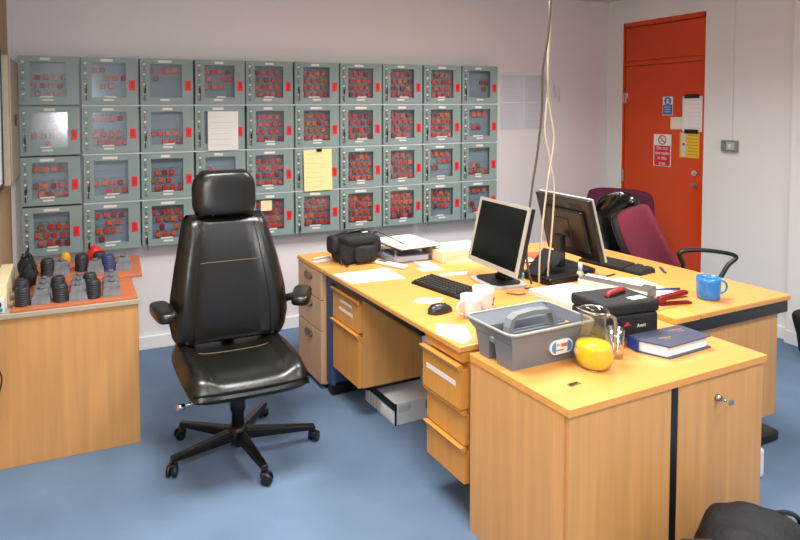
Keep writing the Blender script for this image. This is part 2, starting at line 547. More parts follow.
for (j, k) in cells:
    x0 = GX+k*GW+0.007
    z0 = GZ+(3-j)*GH+0.006
    jit = random.uniform(-0.003, 0.003)
    pat = PAT[j][k]
    n = pat.count('x')
    look = 'full of red padlocks' if n > 13 else ('holding some red padlocks' if n > 3 else 'with few padlocks in view')
    t = thing('lock_cabinet', 'grey steel lock cabinet %s, %s, %s' % (look, ROWN[j], COLN[k]), 'cabinet', (x0+jit, YF, z0), 0, 'grey lock cabinets on the back wall')
    child(CM['body'], t, 'body')
    child(CM['hook_board'], t, 'hook_board')
    dr = child(CM['door'], t, 'door', rot=(0, 0, 0))
    child(CM['window_pane'], dr, 'window_pane', (0, 0, 0) if k else ((0, 0, -0.004) if False else (0, 0.002, 0)), ((-0.022 if j == 1 else -0.05) if k == 0 and j < 2 else 0, 0, -0.012 if k == 0 and j == 1 else 0))
    child(CM['catch_strip'], dr, 'catch_strip')
    child(CM['name_label'], dr, 'name_label', (0.16+random.uniform(-0.01, 0.015), 0, 0.285), (0, random.choice([0, 0, 0, 0.06, -0.15 if (j, k) in ((0, 5), (2, 1), (1, 5)) else 0]), 0), (random.uniform(0.6, 1), 1, 1))
    child(CM['note_label'], dr, 'note_label', (0.165+random.uniform(-0.01, 0.01), 0, 0.03), (0, 0, 0))
    if n > 6:
        child(CM['note_label'], dr, 'note_label', (0.165+random.uniform(-0.02, 0.02), 0, 0.05), (0, random.uniform(-0.03, 0.03), 0), (random.uniform(0.9, 1.6), 1, 0.8))
    if not ((j, k) in ((0, 0), (0, 3))):
        child(CM['warning_label'], dr, 'warning_label', (0.315, 0, 0.125 if j < 3 else 0.14))
    elif k == 3:
        child(CM['warning_label'], dr, 'warning_label', (0.315, 0, 0.125))
    if (j+k*3) % 4 != 0:
        child(CM['hanging_key'], dr, 'hanging_key', (0.03, -0.004, 0.09 if j < 3 else 0.035), (0, random.uniform(-0.12, 0.12), 0))
    for r_, row in enumerate(pat.split('/')):
        off = 0.0 if (r_ % 2 == 0) else 0.025
        cnt = 0
        for q, ch in enumerate(row):
            if ch != 'x':
                continue
            cnt += 1
            xx = x0+WX0+0.025+q*0.0505+(off-0.006)+random.uniform(-0.003, 0.003)
            zz = z0+0.262-0.052*r_+random.uniform(-0.002, 0.002)
            ci = random.choices([0, 1, 2, 3], [6, 3, 3, 1])[0]
            if k == 0 and j == 0:
                ci = random.choice([2, 3, 3, 2])
            if j == 1 and k == 0:
                ci = 2
            rot = (0, random.uniform(-0.08, 0.08), random.uniform(-0.35, 0.35))
            if nlock < 300:
                o = bpy.data.objects.new('padlock', LM[ci])
                C.objects.link(o)
                o.location = (xx, YF+0.032, zz)
                o.rotation_euler = rot
                tag(o, '%s %s padlock on %s hook row, %s grey cabinet %s' % (PN[cnt-1], LOCKCOL[ci], HN[r_], ROWN[j], COLN[k]), 'padlock', 'red padlocks hanging in the wall cabinets')
                nlock += 1
            else:
                rest.append((xx, zz, ci, rot))
bm = bmesh.new()
for (xx, zz, ci, rot) in rest:
    tmp = LM[ci].copy()
    tmp.transform(Matrix.Translation((xx, YF+0.032, zz)) @ Euler(rot).to_matrix().to_4x4())
    n0 = len(bm.faces)
    bm.from_mesh(tmp)
    bm.faces.ensure_lookup_table()
    for f in bm.faces[n0:]:
        f.material_index = 4 if f.material_index == 1 else ci
    bpy.data.meshes.remove(tmp)
me = bpy.data.meshes.new('padlock')
bm.to_mesh(me)
bm.free()
for mt in LOCKR+[DULLS]:
    me.materials.append(mt)
o = bpy.data.objects.new('padlock_rows', me)
C.objects.link(o)
tag(o, 'rows of small red padlocks hanging in the cabinets on the right side', 'padlocks', kind='stuff')

for i, nm in enumerate(('top', 'middle', 'lowest')):
    zr = GZ+(3-i)*GH-0.004
    tag(MB().box(GX+GW+0.004, GX+10*GW-0.004, YF+0.004, -0.002, zr, zr+0.008).obj('shelf_rail', mat('pale_rail', (206, 214, 226), 0.4)), '%s pale metal rail between rows of grey lock cabinets' % nm, 'rail', 'pale rails between the cabinet rows')
def sheet(name, label, cat, x, z, w_, h_, mt, y=-0.1025, lines=6, ink=INK, rot=0, group=None, lmax=0.8):
    b = MB()
    b.box(-w_/2, w_/2, -0.0008, 0.0, -h_/2, h_/2)
    b.mi = 1
    for i in range(lines):
        zz = h_/2-h_*(i+1)/(lines+1)
        ww = w_*lmax*random.uniform(0.6, 1)
        b.box(-w_*0.42, -w_*0.42+ww, -0.0014, -0.0008, zz-h_*0.004, zz+h_*0.004)
    o = b.obj(name, [mt, ink], None, (x, y, z))
    o.rotation_euler.y = rot
    return tag(o, label, cat, group)
sheet('paper_sheet', 'white printed sheet stuck over the fourth cabinet of the second row', 'paper', 1.952, 1.492, 0.215, 0.27, PAPER, y=-0.112)
sheet('paper_sheet', 'pale yellow printed sheet hanging over the sixth cabinet of the third row', 'paper', 2.665, 1.190, 0.225, 0.305, YELP, y=-0.112, rot=R(-1), lines=8)
tag(MB().box(-0.02, 0.02, -0.012, 0.0, -0.012, 0.012, 0.003).obj('bulldog_clip', BLACKM, None, (2.672, -0.1132, 1.338)), 'black bulldog clip at the top of the pale yellow sheet', 'clip')
sheet('sticky_note', 'small blank cream note on the fifth cabinet of the bottom row', 'note', 2.262, 0.952, 0.082, 0.072, CREAM, y=-0.112, lines=0)
# sheets on the wall right of the cabinets
k = 0
for (x, z, w_, h_, lab) in ((4.47, 1.805, 0.25, 0.235, 'upper left'), (4.73, 1.805, 0.25, 0.235, 'upper right'), (4.47, 1.565, 0.25, 0.235, 'lower left'), (4.73, 1.565, 0.25, 0.235, 'lower right')):
    sheet('printed_list', 'pale grey printed list on the back wall, %s of four sheets' % lab, 'paper', x+0.06, z, w_, h_, PAPERG, y=-0.001, lines=14, ink=mat('faint_ink', (164, 164, 178), 0.8), group='printed lists on the back wall')

# ------------------------------------------------------------------ signs on the door, switch, conduit
XD = XR+0.0105
def YZ(x, y, z):      # a board facing -x: local (u right, v up, w out)
    return Matrix.Translation((x, y, z)) @ Matrix(((0, 0, -1, 0), (-1, 0, 0, 0), (0, 1, 0, 0), (0, 0, 0, 1)))
def dboard(name, label, cat, yc, zc, w_, h_, mt, th=0.0015, group=None):
    t = thing(name, label, cat, (XD, yc, zc), 0, group)
    MB().box(-th, 0, -w_/2, w_/2, -h_/2, h_/2).obj('board', mt, t)
    return t
TM = lambda dy, dz, o=0.002: YZ(-o, dy, dz)
t = dboard('red_warning_sign', 'red and white sign reading Do not use radio in this area', 'sign', -0.5395, 1.2715, 0.155, 0.27, PAPER)
MB().box(-0.0022, -0.0015, -0.07, 0.07, -0.13, 0.04).obj('red_field', REDS, t)
b = MB()
pts = [(-0.0025, 0.033*math.cos(a), 0.088+0.036*math.sin(a)) for a in [2*PI*i/24 for i in range(24)]]
b.tube(pts, 0.004, 6, closed=True)
b.tube([(-0.0025, 0.024, 0.062+0.052), (-0.0025, -0.024, 0.062)], 0.0035, 6)
b.obj('prohibition_ring', mat('ring_red', (170, 30, 40), 0.4), t)
b = MB()
b.box(-0.003, -0.0018, -0.008, 0.008, 0.068, 0.098)
b.tube([(-0.0025, -0.006, 0.098), (-0.0025, -0.006, 0.112)], 0.0015, 5)
b.obj('radio_symbol', INK, t)
for i, s_ in enumerate(('Do not', 'use radio', 'in this', 'area')):
    text_obj('lettering', s_, 0.042, PAPER, t, TM(0, 0.018-0.042*i, 0.0026), sx=0.8)
t = dboard('blue_instruction_sign', 'small blue and white sign high on the orange door', 'sign', -0.581, 1.645, 0.088, 0.155, PAPER)
MB().box(-0.0022, -0.0015, -0.04, 0.04, -0.072, 0.012).obj('blue_field', BLUES, t)
b = MB()
b.cyl((-0.0015, 0, 0.043), (-0.0024, 0, 0.043), 0.031, n=24)
b.obj('blue_disc', BLUES, t)
b = MB()
b.cyl((-0.0024, 0, 0.052), (-0.003, 0, 0.052), 0.009, n=12)
b.box(-0.003, -0.0024, -0.012, 0.012, 0.022, 0.04)
b.obj('figure_symbol', PAPER, t)
for i in range(3):
    MB().box(-0.003, -0.0022, -0.026, 0.026, -0.012-i*0.02, -0.005-i*0.02).obj('lettering', PAPERG, t)
def linesign(name, label, yc, zc, w_, h_, mt, n_, ink, y0=-0.8, y1=0.8):
    t = dboard(name, label, 'notice', yc, zc, w_, h_, mt)
    b = MB()
    for i in range(n_):
        z = h_/2-h_*(i+1)/(n_+1)
        b.box(-0.0022, -0.0015, w_/2*y0, w_/2*y1*random.uniform(0.5, 1), z-h_*0.01, z+h_*0.01)
    b.obj('print', ink, t)
    return t
FI = mat('faint_red_ink', (212, 196, 196), 0.8)
linesign('paper_notice', 'white notice held by two black strips on the orange door', -0.79, 1.578, 0.165, 0.285, PAPER, 8, FI)
linesign('small_notice', 'small off-white notice left of the larger white notice', -0.657, 1.502, 0.098, 0.1, mat('offwhite', (222, 214, 190), 0.7), 4, INK)
t = linesign('yellow_notice', 'yellow notice with a white strip on the orange door', -0.77, 1.327, 0.16, 0.205, YELS, 7, mat('olive_ink', (120, 90, 20), 0.7), -0.85, 0.25)
MB().box(-0.0026, -0.0015, 0.03, 0.062, -0.092, 0.096).obj('white_strip', PAPERG, t)
b = MB()
b.cyl((-0.0026, 0.046, 0.005), (-0.0034, 0.046, 0.005), 0.011, n=14)
b.obj('blue_dot', BLUES, t)
tag(MB().prism([(-0.062, -0.016), (0.062, -0.016), (0.05, 0.016), (-0.05, 0.016)], XD-0.01, XD-0.0023, 'x').obj('holder_strip', BLACKM, None, (0, -0.785, 1.722)), 'black strip holding the top of the white notice', 'strip', 'black strips on the door notice')
tag(MB().box(XD-0.01, XD-0.0023, -0.055, 0.055, -0.017, 0.017, 0.002).obj('holder_strip', BLACKM, None, (0, -0.785, 1.438)), 'black strip across the bottom of the white notice', 'strip', 'black strips on the door notice')
t = thing('wall_switch', 'grey steel switch box at the foot of the wall conduit', 'switch', (XR, -1.095, 1.34))
MB().box(-0.035, 0, -0.055, 0.055, -0.042, 0.042, 0.004).obj('back_box', STEEL, t)
MB().box(-0.042, -0.035, -0.045, 0.01, -0.03, 0.03, 0.003).obj('face_plate', mat('pale_steel', (190, 192, 196), 0.35, 0.3), t)
MB().box(-0.05, -0.042, -0.024, -0.01, -0.014, 0.014, 0.002).obj('rocker', WHITE, t)
tag(MB().box(-0.004, 0, -0.03, 0.03, -0.035, 0.035).obj('blank_plate', mat('pale_plate', (214, 214, 216), 0.5), None, (XR, -1.005, 1.345)), 'small white plate left of the steel switch box', 'plate')
tag(MB().box(-0.018, 0, -0.012, 0.012, 1.383, ZC).obj('conduit', WALLR, None, (XR, -1.095, 0)), 'slim painted conduit running down the wall to the switch', 'conduit')
t = thing('framed_board', 'dark wooden framed board at the right edge of the wall', 'board', (XR-0.05, -1.62, 1.4))
b = MB()
for (a0, a1, z0, z1) in ((-0.13, 0.03, -0.16, -0.14), (-0.13, 0.03, 0.14, 0.16), (0.01, 0.03, -0.14, 0.14), (-0.13, -0.11, -0.14, 0.14)):
    b.box(-0.02, 0, a0, a1, z0, z1, 0.002)
b.obj('frame', mat('dark_brown_wood', (84, 62, 54), 0.5), t)
MB().box(-0.008, 0, -0.11, 0.01, -0.14, 0.14).obj('panel', mat('brown_felt', (110, 88, 78), 0.9), t)

# ------------------------------------------------------------------ left wall fittings
t = thing('wall_cupboard', 'shallow beige cupboard with hasp hung on the left wall', 'cupboard', (XL, -0.62, 1.26))
MB().box(0, 0.07, -0.2, 0.3, 0, 0.66, 0.006).obj('body', mat('beige_metal', (158, 146, 126), 0.5, var=0.1, vscale=(12, 12, 12)), t)
b = MB()
b.box(0.07, 0.078, -0.19, 0.29, 0.01, 0.65, 0.003)
b.obj('door', mat('grey_beige_metal', (146, 136, 118), 0.5), t)
b = MB()
b.box(0.078, 0.09, 0.0, 0.02, 0.3, 0.36, 0.003)
b.obj('hasp', BLACKM, t)
t = thing('white_board', 'white board with dark frame on the left wall nearest the camera', 'board', (XL, -1.15, 1.27))
MB().box(0, 0.035, -0.34, 0.3, 0, 0.68, 0.003).obj('panel', mat('board_white', (232, 236, 242), 0.3), t)
b = MB()
for (a0, a1, z0, z1) in ((-0.34, 0.3, -0.01, 0.01), (-0.34, 0.3, 0.67, 0.69), (0.29, 0.31, 0, 0.68), (-0.35, -0.33, 0, 0.68)):
    b.box(0.0, 0.042, a0, a1, z0, z1, 0.002)
b.obj('frame', BLACK, t)

# ------------------------------------------------------------------ storage unit on the left
UH = 0.719
t = thing('storage_unit', 'beech storage unit with grey worktop against the left wall', 'cupboard', (0.618, -1.15, 0))
b = MB()
b.box(0, 0.636, 0.0, 0.84, 0.0, UH-0.026, 0.002)
b.obj('carcass', WOODV, t)
MB().box(0.0, 0.642, -0.012, 0.86, UH-0.026, UH, 0.004).obj('worktop', WORKT, t)
tag(MB().box(0.69, 1.252, -1.158, -0.5, UH, UH+0.012, 0.002).obj('wooden_board', ORB), 'orange-brown board on the left storage unit, front one', 'board', 'orange-brown boards on the storage unit')
tag(MB().hexa([(0.72, -0.90, UH+0.013), (1.30, -0.83, UH+0.013), (1.335, -0.60, UH+0.013), (0.72, -0.34, UH+0.013)], [(0.72, -0.90, UH+0.027), (1.30, -0.83, UH+0.027), (1.335, -0.60, UH+0.027), (0.72, -0.34, UH+0.027)]).obj('wooden_board', ORB), 'orange-brown board laid askew on top, jutting out right', 'board', 'orange-brown boards on the storage unit') if False else None
b = MB()
b.M = Matrix.Translation((1.02, -0.61, UH+0.012)) @ Matrix.Rotation(R(-4), 4, 'Z')
b.box(-0.34, 0.305, -0.19, 0.24, 0, 0.016, 0.002)
tag(b.obj('wooden_board', ORB), 'orange-brown board laid askew behind, jutting past the unit', 'board', 'orange-brown boards on the storage unit')

def drum_mesh(mt, r=0.034, h=0.088, ribs=7):
    prof = [(r*0.9, 0)]
    for i in range(ribs):
        z = h*0.85*i/ribs
        dz = h*0.85/ribs
        prof += [(r, z+dz*0.2), (r, z+dz*0.75), (r*0.88, z+dz*0.95)]
    prof += [(r*0.92, h*0.87), (r*0.8, h*0.97), (r*0.62, h), (r*0.58, h*0.95), (0.0001, h*0.94)]
    return MB().lathe(prof, 18).mesh('ribbed_drum', mt)
def wedge_mesh():
    b = MB()
    w_, d_, h_ = 0.043, 0.032, 0.064
    b.hexa([(-w_, -d_, 0), (w_, -d_, 0), (w_, d_, 0), (-w_, d_, 0)], [(-w_*0.9, -d_*0.4, h_*0.55), (w_*0.9, -d_*0.4, h_*0.55), (w_*0.9, d_, h_*0.55), (-w_*0.9, d_, h_*0.55)])
    b.hexa([(-w_*0.82, -d_*0.3, h_*0.55), (w_*0.82, -d_*0.3, h_*0.55), (w_*0.75, d_*0.9, h_*0.55), (-w_*0.75, d_*0.9, h_*0.55)], [(-w_*0.7, 0, h_), (w_*0.7, 0, h_), (w_*0.7, d_*0.8, h_), (-w_*0.7, d_*0.8, h_)])
    b.lathe([(0.014, h_), (0.014, h_+0.01), (0.0001, h_+0.011)], 12, cy=0.012)
    return b.mesh('stepped_block', DKGREY)
DM, DN, WM = drum_mesh(DKBLK), drum_mesh(NAVYB), wedge_mesh()
def lockout(kind, x, y, z, label, me=None, rz=0, s_=1):
    o = bpy.data.objects.new(kind, me)
    C.objects.link(o)
    o.location = (x, y, z)
    o.rotation_euler.z = rz
    o.scale = (s_, s_, s_)
    tag(o, label, 'lockout device', 'dusty devices on the orange boards')
zb = UH+0.012
RN = ['in the front row', 'in the second row', 'in the third row']
for c, x in enumerate((0.735, 0.9, 1.05)):
    for q, y in enumerate((-1.09, -0.96)):
        lockout('ribbed_drum', x-q*0.012, y, zb, 'ribbed black drum %s on the board, %s black column from left' % (RN[q], PN[c]), DM)
for c, x in enumerate((0.815, 0.978, 1.135)):
    for q, y in enumerate((-1.085, -0.995, -0.905)):
        lockout('stepped_block', x+q*0.004, y, zb, 'dusty grey stepped block %s, %s grey column from left' % (RN[q], PN[c]), WM, rz=random.uniform(-0.1, 0.1))
zb2 = UH+0.0282
for (x, y, kd, lab) in ((0.83, -0.66, 0, 'ribbed black drum at the back, left of the grey blocks'), (1.005, -0.62, 0, 'ribbed black drum at the back, beside the red cloth'), (1.145, -0.69, 2, 'navy blue ribbed drum at the back right of the board'), (1.1, -0.60, 0, 'ribbed black drum tucked behind the navy blue one'),
                        (0.9, -0.65, 1, 'grey stepped block at the back between two black drums'), (1.075, -0.7, 1, 'grey stepped block at the back left of the navy drum'), (1.225, -0.68, 1, 'grey stepped block furthest right on the back board')):
    lockout('stepped_block' if kd == 1 else 'ribbed_drum', x, y, zb2, lab, WM if kd == 1 else (DN if kd == 2 else DM), s_=1.05)
# tangle of dark fittings at the left end of the board
for i, (x, y, z, lab, mt) in enumerate(((0.745, -0.83, zb2, 'dark crumpled webbing pile at the left end of the board', FABRIC), (0.73, -0.7, zb2, 'black coil of strap behind the webbing pile', BLACK))):
    b = MB()
    def fn(p, q, i=i):
        k_ = 1+0.25*math.sin(q.x*7+i)*math.cos(q.z*6+q.y*5)
        return Vector((x+(p.x-x)*k_, y+(p.y-y)*k_, max(z, z+0.065+(p.z-z-0.065)*k_)))
    b.blob((x, y, z+0.065), 0.042, 0.05, 0.075, 16, 12, fn=fn)
    b.tube([(x-0.02, y-0.04, z+0.02), (x-0.03, y-0.045, z+0.09), (x+0.01, y-0.03, z+0.15), (x+0.035, y-0.03, z+0.09), (x+0.03, y-0.05, z+0.015)], 0.006, 6)
    tag(b.obj('strap_pile', mt), lab, 'strap', 'strap piles on the board')
def capfn(p, q):
    return Vector((p.x+0.006*math.sin(9*q.y), p.y, max(zb2, p.z+0.012*math.sin(6*q.x+2)*max(0, q.z))))
tag(MB().blob((1.085, -0.47, zb2+0.045), 0.05, 0.035, 0.05, 18, 10, fn=capfn).obj('crumpled_cloth', mat('bright_red_plastic', (222, 40, 26), 0.5)), 'bright red crumpled cloth at the back of the board', 'cloth')
tag(MB().blob((0.92, -0.45, zb2+0.035), 0.03, 0.03, 0.038, 14, 8, fn=lambda p, q: Vector((p.x, p.y, max(zb2, p.z)))).obj('yellow_tag', mat('mustard_plastic', (206, 156, 30), 0.5)), 'mustard yellow tag at the back behind the black drums', 'tag')
t = thing('cream_box', 'cream box file at the far left of the storage unit', 'box', (0.608, -1.14, UH))
MB().box(0, 0.06, 0.05, 0.46, 0.0, 0.115, 0.003).obj('body', CREAM, t)
b = MB()
b.box(0.0, 0.055, 0.0, 0.045, 0, 0.062, 0.003)
b.obj('switch_block', mat('pale_block', (206, 214, 216), 0.5), t)
MB().cyl((0.03, 0.0, 0.04), (0.03, -0.008, 0.04), 0.013, n=14).obj('black_knob', BLACK, t)
MB().cyl((0.04, 0.0, 0.016), (0.04, -0.006, 0.016), 0.008, n=12).obj('teal_button', mat('teal', (40, 130, 150), 0.4), t)
t = thing('hanging_bag', 'dark red bag with black strap loop hanging left of the unit', 'bag', (0.612, -1.24, 0.2))
MB().box(0, 0.022, -0.02, 0.05, 0.06, 0.5, 0.008).obj('bag_body', mat('maroon_cloth', (120, 26, 30), 0.8), t)
MB().tube([(0.018, -0.026, 0.37), (0.03, -0.028, 0.33), (0.045, -0.028, 0.28), (0.044, -0.028, 0.25), (0.03, -0.028, 0.2), (0.018, -0.026, 0.17)], 0.0035, 6).obj('strap', BLACK, t)

# ------------------------------------------------------------------ desks
TH = R(1.9492)
OX, OY = 2.2868, -0.6436
def D(s, t_, z=0.72):
    return Vector((OX+s*math.sin(TH)+t_*math.cos(TH), OY-s*math.cos(TH)+t_*math.sin(TH), z))
def dthing(name, label, cat, group=None):
    return thing(name, label, cat, (OX, OY, 0), TH, group)
def dbox(b, s0, s1, t0, t1, z0, z1, bev=0.0):
    return b.box(t0, t1, -s1, -s0, z0, z1, bev)
def dtop(b, pts, z0, z1):       # outline in (s,t)
    return b.prism([(p[1], -p[0]) for p in pts], z0, z1, 'z')
# filing cabinet at the far end
t = dthing('filing_cabinet', 'pinkish wooden filing cabinet with cup handles at the far desk end', 'filing cabinet')
b = MB()
dbox(b, 0.012, 0.342, 0.022, 0.6, 0.03, 0.694, 0.001)
b.obj('carcass', WOODP, t)
dbox(MB(), 0, 0.35, 0, 0.62, 0.694, 0.72, 0.004).obj('top', WOODE, t)
dbox(MB(), 0.02, 0.33, 0.04, 0.58, 0.0, 0.03).obj('plinth', BLACKM, t)
for (z0, z1) in ((0.53, 0.69), (0.345, 0.524), (0.034, 0.339)):
    dr = dbox(MB(), 0.014, 0.34, 0.002, 0.022, z0, z1, 0.002).obj('drawer', WOODP, t)
    zc = z1-0.05
    b = MB()
    b.prism([(-0.22, zc+0.018), (-0.13, zc+0.018), (-0.125, zc-0.004), (-0.14, zc-0.02), (-0.21, zc-0.02), (-0.225, zc-0.004)], -0.003, 0.002, 'x')
    b.tube([(-0.006, -0.222, zc+0.004), (-0.012, -0.205, zc-0.017), (-0.014, -0.175, zc-0.021), (-0.012, -0.145, zc-0.017), (-0.006, -0.128, zc+0.004)], 0.004, 6)
    b.obj('cup_handle', mat('bronze_pull', (140, 118, 98), 0.35, 0.6), dr)
# left desk
SA = 1.572
t = dthing('office_desk', 'long beech office desk with silver monitor on it', 'desk')
b = MB()
dbox(b, 0.355, SA, 0.0, 0.93, 0.695, 0.72, 0.005)
b.obj('desktop', WOODH, t)
b = MB()
dbox(b, 0.358, 0.425, 0.03, 0.055, 0.06, 0.69)
dbox(b, 0.37, 0.405, 0.055, 0.62, 0.06, 0.69)
b.obj('leg_frame', BLUEP, t)
b = MB()
dbox(b, 0.37, 0.43, 0.03, 0.85, 0.0, 0.06, 0.01)
b.obj('foot', BLACKM, t)
b = MB()
dbox(b, 0.41, SA-0.26, 0.014, 0.03, 0.668, 0.694)
b.obj('support_rail', BLACKM, t)
b = MB()
dbox(b, 0.41, SA-0.03, 0.86, 0.885, 0.25, 0.694)
b.obj('modesty_panel', WOODV, t)
b = MB()
dbox(b, SA-0.06, SA-0.02, 0.2, 0.85, 0.0, 0.06, 0.01)
dbox(b, SA-0.05, SA-0.02, 0.47, 0.6, 0.06, 0.69)
b.obj('foot', BLACKM, t)
# hanging pedestal at the far end
def lip(b, s0, s1, z, th=0.03, t_in=0.03, out=0.022):
    # sloping finger pull along the drawer's top edge
    b.hexa([(t_in, -s1, z-th), (t_in-0.001, -s0, z-th), (t_in+0.01, -s0, z-th), (t_in+0.01, -s1, z-th)],
           [(t_in-out, -s1, z), (t_in-out, -s0, z), (t_in+0.01, -s0, z), (t_in+0.01, -s1, z)])
t = dthing('drawer_pedestal', 'beech drawer pedestal hung under the far end of the desk', 'drawers', 'drawer pedestals under the desk')
s0, s1 = 0.437, 0.735
b = MB()
dbox(b, s0, s1, 0.055, 0.425, 0.175, 0.643, 0.001)
b.obj('carcass', WOODV, t)
for (z0, z1) in ((0.468, 0.64), (0.178, 0.462)):
    b = MB()
    dbox(b, s0+0.002, s1-0.002, 0.03, 0.054, z0, z1-0.018, 0.001)
    lip(b, s0+0.002, s1-0.002, z1, 0.03)
    dr = b.obj('drawer', WOODD, t)
    if z0 > 0.4:
        b = MB()
        b.mi = 0
        dbox(b, 0.53, 0.66, 0.0285, 0.03, 0.578, 0.592)
        b.obj('white_label', PAPER, dr)
        dbox(MB(), 0.515, 0.67, 0.0285, 0.03, 0.532, 0.548).obj('white_label', PAPER, dr)
dbox(MB(), s0+0.01, s1-0.01, 0.08, 0.42, 0.155, 0.1745).obj('base_rail', BLACKM, t)
# near pedestal
t = dthing('drawer_pedestal', 'beech three-drawer pedestal beside the near cupboard', 'drawers', 'drawer pedestals under the desk')
s0, s1 = 1.322, SA-0.005
b = MB()
dbox(b, s0, s1, 0.058, 0.43, 0.165, 0.69, 0.001)
b.obj('carcass', WOODD, t)
b = MB()
dbox(b, s0+0.01, s1, 0.015, 0.057, 0.655, 0.692)
b.obj('top_rail', WOODD, t)
for i, (z0, z1, o_) in enumerate(((0.468, 0.645, 0.022), (0.322, 0.462, 0.0), (0.168, 0.316, 0.0))):
    b = MB()
    dbox(b, s0+0.002, s1, 0.03-o_, 0.057, z0, z1-0.018, 0.001)
    lip(b, s0+0.002, s1, z1, 0.03, 0.03-o_)
    dr = b.obj('drawer', WOODD, t)
    if i == 0:
        dbox(MB(), 1.352, 1.54, 0.0285-o_, 0.03-o_, 0.553, 0.573).obj('white_label', PAPER, dr)
dbox(MB(), s0+0.01, s1-0.01, 0.08, 0.42, 0.145, 0.1645).obj('base_rail', BLACKM, t)
# right desk
t = dthing('office_desk', 'beech office desk with blue mug, its near corner jutting right', 'desk')
b = MB()
dbox(b, 0.355, SA+0.018, 0.934, 1.22, 0.695, 0.72, 0.003)
dbox(b, 0.355, 1.7, 1.22, 1.885, 0.695, 0.72, 0.004)
b.obj('desktop', WOODH, t)
dbox(MB(), SA+0.026, 1.7, 1.05, 1.212, 0.695, 0.72, 0.002).obj('edge_strip', WOODE, t)
dbox(MB(), 1.676, 1.696, 1.065, 1.868, 0.638, 0.694, 0.003).obj('front_rail', BLACKM, t)
dbox(MB(), 0.42, 1.0, 1.8, 1.83, 0.64, 0.694, 0.003).obj('side_rail', BLACKM, t)
b = MB()
dbox(b, 1.0, 1.674, 1.12, 1.83, 0.13, 0.694, 0.002)
b.obj('pedestal', WOODV, t)
b = MB()
dbox(b, 1.26, 1.62, 1.74, 1.79, 0.0, 0.13, 0.01)
dbox(b, 1.61, 1.69, 1.3, 1.84, 0.0, 0.055, 0.012)
b.obj('foot', BLACKM, t)
dbox(MB(), 0.42, 0.46, 1.1, 1.75, 0.0, 0.69).obj('leg_panel', BLACKM, t)

# ------------------------------------------------------------------ near cupboard (credenza)
CT = R(2.3742)
t = thing('low_cupboard', 'beech two-door low cupboard nearest the camera with chrome key', 'cupboard', (2.3973, -2.6848, 0), CT)
HC = 0.6935
CD = 0.455
CWD = 1.022
b = MB()
b.box(0.002, CWD-0.004, 0.02, CD, 0.0, HC-0.026, 0.001)
b.obj('carcass', WOODV, t)
b = MB()
b.prism(rr(CWD+0.004, CD+0.01, 0.008, 3, CWD/2, (CD+0.002)/2), HC-0.025, HC, 'z')
b.obj('top', WOODH, t)
MB().box(0.01, 0.487, 0.003, 0.02, 0.004, HC-0.028, 0.001).obj('door', WOODV, t)
dr = MB().box(0.527, CWD-0.012, 0.003, 0.02, 0.004, HC-0.028, 0.001).obj('door', WOODV, t)
MB().box(0.488, 0.526, 0.006, 0.0198, 0.004, HC-0.027).obj('black_divider', BLACKM, t)
b = MB()
b.cyl((0.735, 0.003, 0.585), (0.735, -0.012, 0.585), 0.013, 0.011, 16)
b.obj('lock', CHROME, dr)
b = MB()
b.cyl((0.735, -0.012, 0.585), (0.735, -0.03, 0.585), 0.004, n=8)
b.prism(rr(0.03, 0.018, 0.008, 3, 0.76, 0.575), -0.033, -0.03, 'y')
b.obj('key', CHROME, dr)

# ------------------------------------------------------------------ executive chair
def cushion(b, zs, hw, yc, tf, tb, nx=20, dish=0.0, bol=0.0, n=3.2):
    """upright padded panel; hw(v) half width, yc(v) centre depth, v in 0..1 over zs"""
    nv = 26
    def P(u, v, side):
        vv = 2*v-1
        k = (1-abs(u)**n)**(1/n) if abs(u) < 1 else 0
        kv = (1-abs(vv)**6)**(1/6) if abs(vv) < 1 else 0
        th = (tf if side < 0 else tb)*k*kv
        d = 0
        if side < 0:
            d = (-bol*math.exp(-((abs(u)-0.78)/0.16)**2)+dish*(1-u*u))*kv*k
        return (u*hw(v), yc(v)+side*th+d, zs[0]+(zs[1]-zs[0])*v)
    for side in (-1, 1):
        b.grid(lambda i, j: P(2*i-1, j, side), nx, nv)
CX, CY = 1.682, -1.40
ch = thing('executive_chair', 'black leather high-back swivel chair in front of the cabinets', 'chair', (CX, CY, 0))
def hwb(v):
    pts = [(0, 0.255), (0.06, 0.285), (0.2, 0.302), (0.4, 0.292), (0.62, 0.266), (0.85, 0.232), (0.95, 0.217), (1, 0.195)]
    for (a, x), (c, y) in zip(pts, pts[1:]):
        if v <= c:
            k_ = (v-a)/(c-a)
            k_ = k_*k_*(3-2*k_) if False else k_
            return x+(y-x)*k_
    return pts[-1][1]
b = MB()
cushion(b, (0.50, 1.115), hwb, lambda v: 0.12+0.11*v-0.03*math.sin(PI*v), 0.06, 0.05, dish=0.012, bol=0.03)
bk = b.obj('backrest', LEATHER, ch)
def backfront(x, z):
    v = (z-0.50)/0.615
    u = x/hwb(v)
    k_ = (1-min(1, abs(u))**3.2)**(1/3.2)
    return 0.12+0.11*v-0.03*math.sin(PI*v)-0.06*k_-0.03*math.exp(-((abs(u)-0.78)/0.16)**2)*k_+0.012*(1-u*u)*k_
for sx in (-1, 1):
    b = MB()
    b.tube([(sx*(0.19-0.055*max(0, (z-0.7)/0.4)), backfront(sx*(0.19-0.055*max(0, (z-0.7)/0.4)), z)+0.0002, z) for z in [0.53+0.045*i for i in range(13)]], 0.0024, 5)
    b.obj('seam', BLACKM, bk)
b = MB()
b.tube([(x*0.151, backfront(x*0.151, 0.895)-0.0005, 0.895) for x in [-1+i/6 for i in range(13)]], 0.0026, 5)
b.obj('stitch_line', SEAM, bk)
b = MB()
